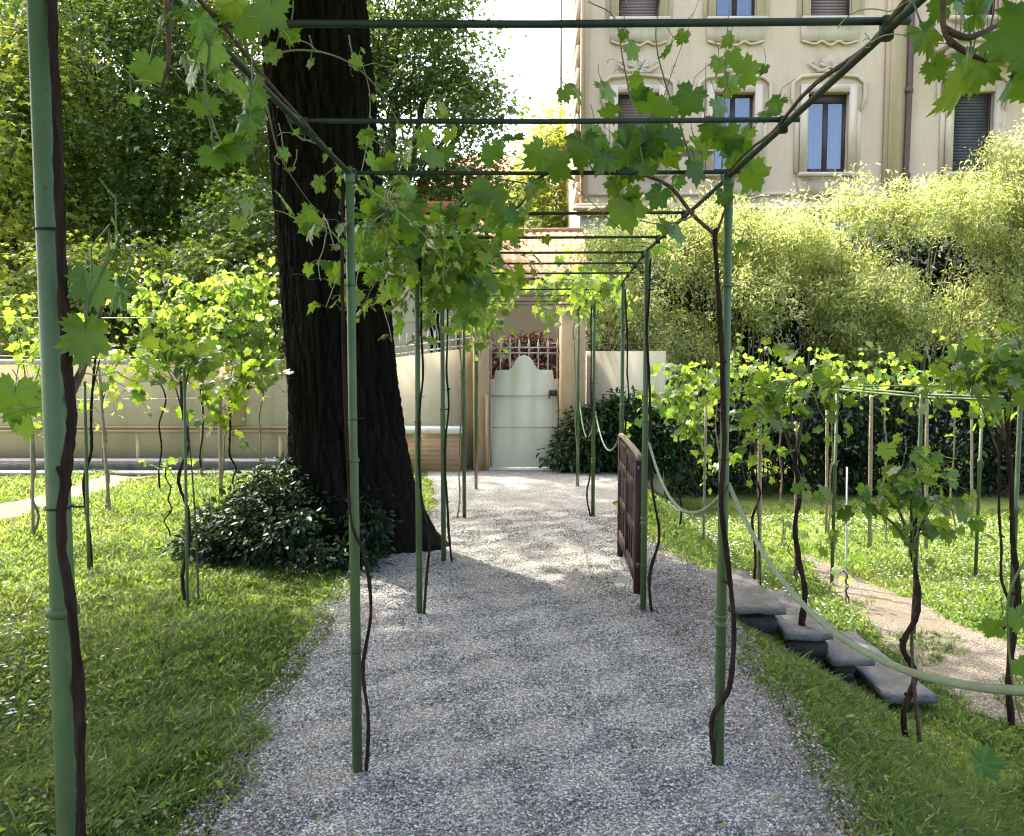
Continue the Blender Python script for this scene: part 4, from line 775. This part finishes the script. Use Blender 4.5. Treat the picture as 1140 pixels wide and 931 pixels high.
pvine('vine on the third left post standing before the brick bench', LX[4], 1, [D(500, 320, 6.6), D(525, 330, 6.8), D(490, 290, 6.4)], M['leaf'], .13, 9, .6)
pvine('vine on a sunlit left post just left of the gate pier', LX[5], -1, [D(515, 335, 8.5), D(540, 310, 8.8), D(520, 320, 9.0)], M['leafF'], .12, 7, .6, 'vinepale')
pvine('pale stemmed vine on the farthest left post against the gate pier', LX[6], 1, [D(535, 340, 10.2), D(565, 325, 10.2), D(600, 322, 10.3)], M['leafF'], .12, 6, .55, 'vinepale')
pvine('vine on the right post next to the near end of the wooden gate', RX[3], 1, [D(725, 275, 5.4)], M['leafF'], .10, 3, .3)
pvine('vine at the far end of the wooden gate', RX[4], 1, [D(690, 320, 7.4), D(670, 315, 7.6)], M['leafF'], .11, 4, .45)
pvine('twin stemmed vine on the right post in front of the ivy bush', RX[5], -1, [D(655, 320, 8.6), D(630, 315, 9), D(672, 330, 8.6)], M['leafF'], .12, 6, .5)
pvine('vine on the farthest right post before the ochre gate pier', RX[6], -1, [D(640, 330, 10.4), D(615, 330, 10.4), D(665, 335, 10.4)], M['leafF'], .12, 6, .55, 'vinepale')

# garden vines on stakes left and right of the path
def stake(label, a, b, r, m, group='stakes holding up the garden vines'):
    mb = MB(); a = np.array(a, float); b = np.array(b, float); tube(mb, [a + (b - a) * t for t in (0, .35, .7, 1)], r, 8, .03); o = put('garden_stake', mb, m, None, at=a, label=label, cat='stake', group=group); return o
def gvine(label, px, py, z, heads, lm, ls, n, L, sp=.06, bark='vine', r=.012, tpl=T_LO, spread=(.7, .6, .5), up=.15, twin=False, cane='cane'):
    b = G(px, py, z); b[2] = gz(b[0], b[1]) - .02; hd = heads[0]; tr = [b + (np.array(hd) - b) * t + np.array([.025 * rng.normal(), .02 * rng.normal(), 0]) * (t > 0) for t in np.linspace(0, 1, 8)]; cn = []
    for h in heads:
        cn += auto_canes(h, n, L, spread, up, ls)
        if h is not hd: cn.append((np.array([tr[-2], (np.array(tr[-1]) + h) / 2 + [0, 0, -.05], h]), None, r * .55))
    if twin: cn.append((np.array([b + [.08, .02, 0], tr[3] + np.array([.05, 0, 0]), tr[6] + np.array([.03, 0, 0])]), None, r * .7))
    return vine(label, b, tr, r, r * .7, cn, tpl, lm, spacing=sp, bark=bark, loops=3, group='grapevines growing in the garden', cane_m=cane)
# left lawn
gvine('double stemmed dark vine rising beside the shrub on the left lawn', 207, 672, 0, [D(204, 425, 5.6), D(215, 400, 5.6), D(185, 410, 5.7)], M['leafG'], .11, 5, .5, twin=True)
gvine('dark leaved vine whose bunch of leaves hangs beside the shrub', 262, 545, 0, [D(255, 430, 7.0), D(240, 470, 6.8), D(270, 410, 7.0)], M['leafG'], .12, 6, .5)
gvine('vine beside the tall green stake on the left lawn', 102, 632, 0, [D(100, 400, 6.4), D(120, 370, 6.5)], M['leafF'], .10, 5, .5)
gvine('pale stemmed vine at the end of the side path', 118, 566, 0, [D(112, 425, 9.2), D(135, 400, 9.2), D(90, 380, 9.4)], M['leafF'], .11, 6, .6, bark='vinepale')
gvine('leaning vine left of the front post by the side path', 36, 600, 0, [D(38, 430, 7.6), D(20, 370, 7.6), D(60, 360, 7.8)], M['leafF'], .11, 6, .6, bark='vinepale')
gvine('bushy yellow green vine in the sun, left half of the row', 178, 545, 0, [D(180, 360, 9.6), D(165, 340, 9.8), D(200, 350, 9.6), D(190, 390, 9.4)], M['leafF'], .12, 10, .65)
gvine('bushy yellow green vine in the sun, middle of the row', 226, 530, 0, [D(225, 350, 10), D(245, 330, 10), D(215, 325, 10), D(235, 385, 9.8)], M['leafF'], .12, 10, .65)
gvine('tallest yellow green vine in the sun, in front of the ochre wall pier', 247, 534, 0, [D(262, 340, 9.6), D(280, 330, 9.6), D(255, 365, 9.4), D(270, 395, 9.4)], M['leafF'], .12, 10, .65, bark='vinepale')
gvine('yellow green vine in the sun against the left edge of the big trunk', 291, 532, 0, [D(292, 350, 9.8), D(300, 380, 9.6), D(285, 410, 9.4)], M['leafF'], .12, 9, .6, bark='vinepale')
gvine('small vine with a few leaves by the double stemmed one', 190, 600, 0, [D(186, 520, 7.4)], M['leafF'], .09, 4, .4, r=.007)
for lab, a, b, r, m in (('tall green stake alone on the left lawn beside a vine', G(99, 636), D(94, 425, 6.35), .013, M['paint']), ('green stake carrying the double stemmed vine by the shrub', G(209, 680), D(205, 410, 5.4), .010, M['paint']), ('pale wooden stake in the sun at the end of the side path', G(122, 568), D(110, 410, 9.1), .018, M['woodpale']), ('short pale wooden stake near the garden wall, left of the shrub', G(224, 531), D(226, 430, 11.6), .02, M['woodpale']), ('thick pale stake just above the left flank of the shrub', G(246, 556), D(245, 430, 9.7), .022, M['woodpale']), ('pale stake left of the front post at the frame edge', G(37, 600), D(35, 470, 7.5), .014, M['woodpale'])):
    a = np.array(a); a[2] = gz(a[0], a[1]) - .03; stake(lab, a, b, r, m)
# wires of the left vine row
mb = MB()
for zz in (1.25, 1.75, 2.2): tube(mb, smooth_pts([(-7, 9.3, zz), (-5.5, 9.4, zz - .03), (-4, 9.5, zz - .02), (-2.75, 9.6, zz)], 4), .004, 5)
for xw in (-7, -2.75): tube(mb, [(xw, 9.3 if xw < -5 else 9.6, -.05), (xw, 9.3 if xw < -5 else 9.6, 2.4)], .02, 8)
put('vine_trellis', mb, M['palemetal'], None, at=(-4.5, 9.5, 0), label='thin wire trellis behind the sunlit vines on the left', cat='trellis')
# right garden
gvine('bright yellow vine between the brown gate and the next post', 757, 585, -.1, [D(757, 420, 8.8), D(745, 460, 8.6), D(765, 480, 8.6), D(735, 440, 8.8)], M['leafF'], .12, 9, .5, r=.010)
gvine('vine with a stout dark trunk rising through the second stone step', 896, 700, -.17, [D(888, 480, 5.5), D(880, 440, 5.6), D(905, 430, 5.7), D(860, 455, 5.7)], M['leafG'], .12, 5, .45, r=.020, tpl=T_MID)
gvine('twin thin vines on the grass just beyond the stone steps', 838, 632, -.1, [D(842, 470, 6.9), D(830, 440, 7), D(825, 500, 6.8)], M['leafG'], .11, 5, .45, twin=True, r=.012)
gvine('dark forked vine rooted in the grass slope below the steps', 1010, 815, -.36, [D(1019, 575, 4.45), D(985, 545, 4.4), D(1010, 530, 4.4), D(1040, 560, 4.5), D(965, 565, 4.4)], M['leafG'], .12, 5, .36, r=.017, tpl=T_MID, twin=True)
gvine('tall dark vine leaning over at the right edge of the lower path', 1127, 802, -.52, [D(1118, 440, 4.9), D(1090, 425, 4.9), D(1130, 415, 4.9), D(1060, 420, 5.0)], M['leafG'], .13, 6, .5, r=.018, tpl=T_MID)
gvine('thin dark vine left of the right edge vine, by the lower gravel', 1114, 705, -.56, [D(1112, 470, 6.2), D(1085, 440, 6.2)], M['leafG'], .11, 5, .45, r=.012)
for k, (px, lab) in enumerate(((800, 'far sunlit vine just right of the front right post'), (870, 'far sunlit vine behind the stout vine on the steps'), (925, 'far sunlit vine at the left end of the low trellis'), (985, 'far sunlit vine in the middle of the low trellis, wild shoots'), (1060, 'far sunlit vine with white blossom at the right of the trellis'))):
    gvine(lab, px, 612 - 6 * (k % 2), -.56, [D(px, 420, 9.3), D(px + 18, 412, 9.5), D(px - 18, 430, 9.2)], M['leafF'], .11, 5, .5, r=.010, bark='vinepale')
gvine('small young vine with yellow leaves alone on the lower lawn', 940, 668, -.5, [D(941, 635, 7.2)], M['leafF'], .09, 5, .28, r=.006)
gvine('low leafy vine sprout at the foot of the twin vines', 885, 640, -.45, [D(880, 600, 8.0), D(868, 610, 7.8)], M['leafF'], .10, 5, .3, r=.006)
for lab, a, b, r, m in (('thick pale wooden stake on the lower lawn under the trellis', G(968, 613, -.56), D(970, 440, 9.3), .022, M['woodpale']), ('pale stake beside the green trellis post on the lower lawn', G(1031, 612, -.56), D(1032, 440, 9.3), .02, M['woodpale']), ('thin metal rod alone on the lower lawn', G(942, 668, -.5), D(943, 520, 7.4), .008, M['palemetal']), ('pale stake beside the trunk rising through the steps', G(887, 640, -.5), D(886, 470, 8.0), .018, M['woodpale']), ('thin stake beside the bright yellow vine', G(783, 605, -.2), D(786, 450, 8.0), .012, M['woodpale']), ('pale wooden stake beside the twin thin vines', G(846, 622, -.2), D(846, 440, 7.3), .018, M['woodpale']), ('pale stake at far left of the low trellis', G(920, 595, -.56), D(921, 430, 10.2), .018, M['woodpale']), ('pale stake behind the right edge vine', G(1082, 600, -.56), D(1082, 430, 9.8), .015, M['woodpale'])):
    a = np.array(a); a[2] = gz(a[0], a[1]) - .03; stake(lab, a, b, r, m)
tl = thing('low_trellis', 'low green trellis of posts and twin rails over the lower path', 'trellis', (3.3, 6.5, -.56)); tp = [D(1136, 446, 5.55), D(1026, 440, 6.35), D(932, 434, 8.0)]; tp = [np.array([p[0], p[1], 1.39]) for p in tp]
for p in tp + [tp[0] + np.array([1.5, .2, 0]), tp[2] + np.array([1.6, .3, 0])]:
    mb = MB(); z0 = gz(p[0], p[1]) - .03; lathe(mb, (p[0], p[1], 0), [(.017, z0), (.017, .62), (.024, .63), (.024, .66), (.015, .67), (.015, 1.41)], 12); put('post', mb, M['paint'], tl)
ext = tp[0] + (tp[0] - tp[1]) * 1.2
for dx, dz_ in ((0, 0), (.05, .02)):
    mb = MB(); tube(mb, [ext + [dx, 0, dz_], tp[0] + [dx, 0, dz_], tp[1] + [dx, 0, dz_ - .01], tp[2] + [dx, 0, dz_]], .010, 8); put('rail', mb, M['paint'], tl)
for t in (0, .33, 1):
    p = tp[0] + (tp[2] - tp[0]) * t; mb = MB(); tube(mb, [p + [-.05, 0, .03], p + [1.65, .25, .03]], .008, 6); put('crossbar', mb, M['paint'], tl)

# ------------------------------------------------------------------ trees
def limb(mb, a, b, r0, r1, wob=.08, n=7):
    a = np.array(a, float); b = np.array(b, float); L = np.linalg.norm(b - a); t = np.linspace(0, 1, n); p = a + (b - a) * t[:, None] + rng.normal(size=(n, 3)) * wob * L * .35 * (t * (1 - t) * 4)[:, None]
    p[:, 2] += L * .08 * (t * (1 - t) * 4); tube(mb, smooth_pts(p, 3), [r0, r1], 8, .04)
def crown_pts(blobs, n, shell=.45, holes=.25, zmin=None):
    w = np.array([b[1][0] * b[1][1] * b[1][2] for b in blobs]) ** .75; w = w / w.sum(); idx = rng.choice(len(blobs), size=n, p=w); d = nrm(rvec(n)); r = (shell + (1 - shell) * rng.random(n)) ** .6
    c = np.array([b[0] for b in blobs])[idx]; R3 = np.array([b[1] for b in blobs])[idx]; p = c + d * r[:, None] * R3; k = vnoise(p[:, 0] * .9 + p[:, 2] * .7, p[:, 1] * .9 - p[:, 2] * 1.1, 3) > -1 + holes * 2.2
    if zmin is not None: k &= p[:, 2] > zmin(p)
    return p[k], d[k]
def foliage(mb, tpl, ctr, out, per, cs, ls, rbase=.4):
    N = len(ctr); c = np.repeat(ctr, per, 0); o = np.repeat(out, per, 0); off = rvec(N * per, cs) * np.array([1, 1, .55]); tone = np.repeat(rng.normal(size=N) * .18, per)
    ax = nrm(nrm(off) * .8 + o * .3 + rvec(N * per, .4) + np.array([0, 0, -.45])); no = rvec(N * per, .4) + np.array([0, 0, .9]); scatter(mb, tpl, c + off, ax, no, ls * (.6 + .7 * rng.random(N * per)), np.clip(rbase + tone + .22 * rng.normal(size=N * per), 0, 1))
def tree(name, label, cat, base, trunk_top, r, blobs, ncl, per, cs, ls, lm, tpl=T_STAR, nl=40, group=None, holes=.2, zmin=None, shell=.45, bark='branch', trunkmb=None):
    t = thing(name, label, cat, base, group); mb = trunkmb
    if mb is None: mb = MB(); limb(mb, base, trunk_top, r * 1.25, r * .7, .03, 9)
    put('trunk', mb, M[bark], t, True); bm_ = MB(); ctr, out = crown_pts(blobs, ncl, shell, holes, zmin)
    for c, rad in blobs: limb(bm_, trunk_top, c, r * .5, r * .16)
    for q in rng.choice(len(ctr), size=min(nl, len(ctr)), replace=False):
        b = min(blobs, key=lambda bb: np.linalg.norm((np.array(bb[0]) - ctr[q]) / np.array(bb[1]))); limb(bm_, np.array(b[0]) * .75 + np.array(trunk_top) * .25 + rng.normal(size=3) * .15, ctr[q], r * .13, r * .03)
    put('limbs', bm_, M['branch'], t, True); lb = MB(); foliage(lb, tpl, ctr, out, per, cs, ls); put('leaves', lb, lm, t); return t
def B(px, py, d, rx, ry, rz): return (D(px, py, d), (rx, ry, rz))
# the big old tree beside the path (its crown spreads above the frame)
def bigtrunk():
    mb = MB(); n, m = 240, 260; th = np.arange(n) * 2 * math.pi / n; zs = np.concatenate([np.linspace(-.15, 5.2, 215), np.linspace(5.25, 9, m - 215)]); c0, c1 = D(391, 560, 7.35), D(352, 60, 7.2); V = []
    for z in zs:
        f = (z - c0[2]) / (c1[2] - c0[2]); c = c0 + (c1 - c0) * f; fl = .25 * math.exp(-max(z + .05, 0) / .30) + .10 * math.exp(-max(z, 0) / 1.3); r = (.475 + fl) * (1 - .012 * max(z - 3, 0))
        root = 1 + (.15 * math.exp(-max(z, 0) / .5)) * np.cos(th * 5 + 1.1) + .05 * np.cos(th * 3 + .6) + .07 * np.cos(2 * th + 2.0)
        tw = th + .10 * np.sin(z * 1.1); wv = .9 * np.sin(z * 2.3 + tw * 2) + .6 * np.sin(z * 5.1 - tw * 5) + .4 * np.sin(z * 9.7 + tw * 9); f1 = np.abs(np.sin(tw * 11 + wv)); f2 = np.abs(np.sin(tw * 23 - wv * 1.7 + 1)); brk = np.abs(np.sin(z * 7 + 3 * np.sin(tw * 11) + 2 * np.sin(tw * 5)))
        rid = -.040 * (1 - f1) ** 3 - .024 * (1 - f2) ** 3 - .016 * (1 - brk) ** 6 + .012 * np.sin(tw * 9 + z * 2.4) + .004 * rng.normal(size=n)
        rr = r * root + rid; V.append(np.stack([c[0] + rr * np.cos(th), c[1] + rr * np.sin(th), np.full(n, z)], 1))
    a = np.arange(n); i = (np.arange(m - 1) * n)[:, None]; mb.add(np.concatenate(V), [np.stack([i + a, i + (a + 1) % n, i + n + (a + 1) % n, i + n + a], -1).reshape(-1, 4)]); return mb, c0, c1
bt, c0, c1 = bigtrunk(); topc = c0 + (c1 - c0) * ((8.8 - c0[2]) / (c1[2] - c0[2]))
zlim = lambda p: 2.6 + .50 * np.maximum(p[:, 1], 0) + .12 * np.abs(p[:, 0])
blobs = [((-3, 6.5, 9.0), (4.5, 4.0, 3.0)), ((-6.5, 5.5, 8.5), (3.6, 4.0, 2.8)), ((0, 4.5, 8.2), (3.4, 3.8, 2.8)), ((-3.5, 2.0, 7.5), (4, 3.2, 2.6)), ((-1.8, 8.2, 9.6), (3.2, 2.2, 2.2)), ((-7, 2, 7), (3.4, 3, 2.6)), ((-2.5, -1, 6.5), (4, 3, 2.2))]
tree('old_tree', 'massive dark trunked old tree with ridged bark beside the gravel path', 'tree', (*TREE, 0), topc, .42, blobs + [((-5.2, 15, 11.3), (2.0, 2.4, .9))], 2200, 36, .42, .25, M['crownleaf'], T_STAR, 60, holes=.0, zmin=zlim, shell=.2, bark='bark', trunkmb=bt)  # separate far blob above the frame, added to dapple the distant gravel
TG = 'trees standing beyond the garden walls'
tree('maple_tree', 'broad dark green maple with spreading limbs behind the left wall', 'tree', G(165, 500, -.0) * 0 + np.array([-8.9, 20, 0]), np.array([-8.9, 20, 3.6]), .22, [B(150, 130, 20, 3.25, 3, 3.25), B(80, 60, 20, 2.75, 2.75, 2.5), B(230, 60, 20.625, 2.75, 2.75, 2.75), B(230, 200, 19.375, 2.125, 2.125, 1.875), B(60, 210, 19.375, 2.25, 2.25, 1.75), B(150, -60, 20.625, 3.75, 3.125, 2.5), B(150, 250, 19, 1.875, 1.875, 1)], 760, 70, .36, .15, M['maple'], T_STAR, 70, TG, .16, shell=.55)
tree('maple_tree', 'dark green tree showing right of the big trunk, against the sky', 'tree', np.array([-3.2, 19, 0]), np.array([-2.9, 19, 4.0]), .22, [B(440, 100, 18.5, 1.9, 1.9, 2.4), B(500, 150, 18, 1.3, 1.5, 1.6), B(420, 0, 18.5, 2.2, 2.0, 2.2), B(490, 40, 18.5, 1.3, 1.4, 1.6), B(450, 240, 18, 1.9, 1.6, 1.4), B(530, 240, 18.2, 1.0, 1.2, 1.1), B(545, 95, 18.5, .75, .9, 1.0), B(340, 120, 19, 2.3, 2, 3)], 620, 64, .28, .13, M['maple'], T_STAR, 60, TG, .2)
tree('pale_tree', 'sunlit yellow green tree in the gap beside the apartment block', 'tree', np.array([.6, 30, 0]), np.array([.6, 30, 5.0]), .2, [B(605, 200, 29, 1.1, 1.3, 2.0), B(622, 150, 29.5, .9, 1.0, 1.4), B(590, 235, 28.5, 1.1, 1.2, 1.0), B(612, 250, 28, 1.1, 1.0, .8), B(635, 190, 30, 1.0, 1.0, 1.6)], 200, 40, .34, .2, M['yellowtree'], T_STAR, 30, TG, .15)
tree('pale_tree', 'pale green tree half hidden by the front pole at the far left', 'tree', np.array([-11.2, 18, 0]), np.array([-11.2, 18, 3.5]), .2, [B(20, 120, 18, 1.8, 1.8, 2), B(10, 220, 17.5, 2, 1.8, 1.4), B(-40, 160, 18, 2.4, 2, 3), B(30, 300, 17, 1.6, 1.5, 1.1)], 240, 44, .36, .18, M['yellowtree'], T_STAR, 30, TG, .2)
tree('dark_tree', 'tall dark tree filling the gap behind the maple', 'tree', np.array([-9, 25, 0]), np.array([-9, 25, 5]), .3, [B(200, 100, 25, 4, 3, 4.5), B(60, 80, 26, 4, 3, 4), B(300, 60, 24, 3.5, 3, 4.5), B(260, 230, 23, 3.5, 2.6, 2.6), B(110, 260, 23, 4, 2.6, 2.2)], 460, 60, .5, .22, M['maple'], T_STAR, 40, TG, .1)
def bush(name, label, cat, base, blobs, ncl, per, cs, ls, lm, tpl=T_OVAL, group=None, shell=.6, holes=.1, nl=14):
    t = thing(name, label, cat, base, group); sm = MB()
    ctr, out = crown_pts(blobs, ncl, shell, holes); ctr[:, 2] = np.maximum(ctr[:, 2], base[2] + .05)
    for q in rng.choice(len(ctr), size=min(nl, len(ctr)), replace=False): limb(sm, np.array([ctr[q][0] * .4 + base[0] * .6, ctr[q][1] * .4 + base[1] * .6, base[2] - .05]), ctr[q], .014, .004)
    put('stems', sm, M['branch'], t, True); lb = MB(); foliage(lb, tpl, ctr, out, per, cs, ls); put('leaves', lb, lm, t); return t
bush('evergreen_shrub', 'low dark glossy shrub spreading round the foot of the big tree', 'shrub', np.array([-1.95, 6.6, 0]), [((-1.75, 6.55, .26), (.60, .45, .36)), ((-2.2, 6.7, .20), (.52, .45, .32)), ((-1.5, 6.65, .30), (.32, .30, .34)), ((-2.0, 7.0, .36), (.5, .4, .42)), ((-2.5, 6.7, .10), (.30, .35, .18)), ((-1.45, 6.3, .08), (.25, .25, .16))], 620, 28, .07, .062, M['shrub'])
bush('plum_bush', 'dark red leaved bush glimpsed through the bars of the garden gate', 'bush', np.array([.1, 14.2, 0]), [((.1, 14.2, 1.35), (.9, .4, .75)), ((-.3, 14.3, 1.0), (.6, .4, .6)), ((.6, 14.3, .9), (.6, .4, .6))], 190, 30, .12, .10, M['plum'])
bush('ivy_bush', 'dark ivy mound against the pale wall right of the gate', 'bush', np.array([1.35, 12.3, 0]), [((1.2, 12.3, .5), (.55, .3, .55)), ((1.65, 12.35, .55), (.5, .3, .62)), ((.85, 12.25, .3), (.35, .25, .4)), ((2.2, 12.4, .45), (.6, .3, .6))], 330, 26, .09, .10, M['ivy'])
for k, (px, py, d, rx, rz, lab, lm) in enumerate(((60, 330, 14.6, 1.5, .9, 'yellow green bush above the wall at the far left', 'bushleaf'), (150, 320, 15, 1.4, .8, 'yellow green bush above the wall under the maple limbs', 'bushleaf'), (260, 320, 15, 1.3, .9, 'yellow green bush above the wall next to the big trunk', 'bushleaf'), (280, 250, 16, 1.1, 1.0, 'dark bush high beside the left edge of the big trunk', 'maple'))):
    c = D(px, py, d); bush('garden_bush', lab, 'bush', np.array([c[0], c[1], 0]), [(c, (rx, .9, rz)), (c + [.5, .2, -.6], (rx * .7, .8, rz)), (c + [-.6, .3, -.9], (rx * .7, .8, rz))], 190, 34, .2, .13, M[lm], T_STAR, 'bushes behind the left garden wall', nl=20)
# bamboo screen in front of the apartment block
def bamboo(label, x0, x1, blobs, n):
    base = np.array([(x0 + x1) / 2, 14.7, -.56]); t = thing('bamboo', label, 'bamboo', base, 'bamboo screen along the apartment block'); cb = MB(); lb = MB()
    bl = [(D(px, py, 14.2 + .9 * rng.random()), (rx * 14.6 / FPX, .75, rz * 14.6 / FPX)) for px, py, rx, rz in blobs]; top = max(b[0][2] for b in bl)
    for k in range(n):
        b = bl[rng.integers(len(bl))]; e = b[0] + rvec(1)[0] * np.array(b[1]) * .6; x = x0 + (x1 - x0) * rng.random(); x = .5 * x + .5 * e[0]
        tt = np.linspace(0, 1, 8); pts = np.stack([x + (e[0] - x) * tt ** 2, 14.7 + .5 * rng.normal() * .5 + (e[1] - 14.7) * tt ** 2 * .5, -.6 + (e[2] + .6) * tt], 1); tube(cb, pts, [.014, .011, .004], 5, cap=False)
    put('culms', cb, M['culm'], t, True); vol = sum(b[1][0] * b[1][2] for b in bl); ctr, out = crown_pts(bl, int(340 * vol), .25, .30)
    ctr = ctr[(ctr[:, 2] > .55)]; ctr = ctr + rvec(len(ctr), .16); per = 36; N = len(ctr); c = np.repeat(ctr, per, 0); o = np.repeat(out, per, 0); tone = np.repeat(rng.normal(size=N) * .28, per); off = rvec(N * per, .115) * [.9, .9, 1.0]
    ax = nrm(o * .5 + rvec(N * per, .9) + np.array([0, 0, -.2])); scatter(lb, T_BLADE, c + off, ax, rvec(N * per, .55) + np.array([0, -.1, .9]), .058 + .06 * rng.random(N * per), np.clip(.42 + tone + .18 * rng.normal(size=N * per), 0, 1)); put('leaves', lb, M['bamboo'], t)
bamboo('leftmost thin clump of bamboo leaning over the pale wall', 1.5, 3.0, [(672, 300, 40, 40), (700, 345, 38, 34), (690, 270, 30, 22), (735, 300, 36, 40), (665, 350, 26, 30), (745, 255, 34, 20), (730, 375, 34, 24)], 30)
bamboo('pale leaved clump of bamboo behind the bright yellow vine', 2.9, 4.8, [(770, 285, 42, 42), (825, 280, 44, 40), (785, 345, 40, 38), (840, 335, 36, 32), (800, 245, 36, 22), (770, 395, 36, 26), (850, 262, 34, 26)], 40)
bamboo('dense middle clump of bamboo behind the stout vine on the steps', 4.7, 6.4, [(890, 285, 46, 40), (945, 275, 46, 44), (905, 250, 40, 24), (965, 330, 42, 34), (950, 380, 36, 26), (960, 235, 34, 24), (925, 345, 20, 26)], 40)
bamboo('clump of bamboo with a dark hollow above the low trellis', 6.3, 8.2, [(1005, 270, 46, 44), (1020, 240, 42, 24), (1060, 242, 36, 26), (1015, 335, 40, 34), (1050, 365, 44, 22), (985, 375, 38, 26), (1078, 226, 32, 20), (1045, 218, 20, 9)], 40)
bamboo('tallest clump of bamboo reaching up at the right edge', 8.0, 11, [(1120, 250, 46, 44), (1115, 330, 44, 44), (1142, 205, 26, 40), (1128, 168, 12, 14), (1190, 200, 40, 60), (1170, 300, 50, 60), (1100, 385, 40, 26), (1240, 260, 60, 90)], 50)
bush('hedge_and_shade_fill', 'dark shaded evergreen hedge at the foot of the bamboo', 'hedge', np.array([6.5, 13.5, -.56]), [((2.9 + k * 1.1, 13.5 + .15 * (k % 2), .25 + .12 * (k % 3)), (.85, .45, 1.0)) for k in range(9)], 700, 26, .16, .11, M['shrub'], nl=40)

bush('hedge_and_shade_fill', 'tall dark leaf screen added for the shade in the hollows of the bamboo', 'hedge', np.array([6.5, 16.2, -.56]), [((2.6 + k * 1.2, 16.2 + .15 * (k % 2), 2.0 + .2 * (k % 3)), (.95, .4, 2.3)) for k in range(8)], 800, 30, .22, .17, M['shrub'], nl=40)  # dark foliage added behind the bamboo to stand for shade in its hollows
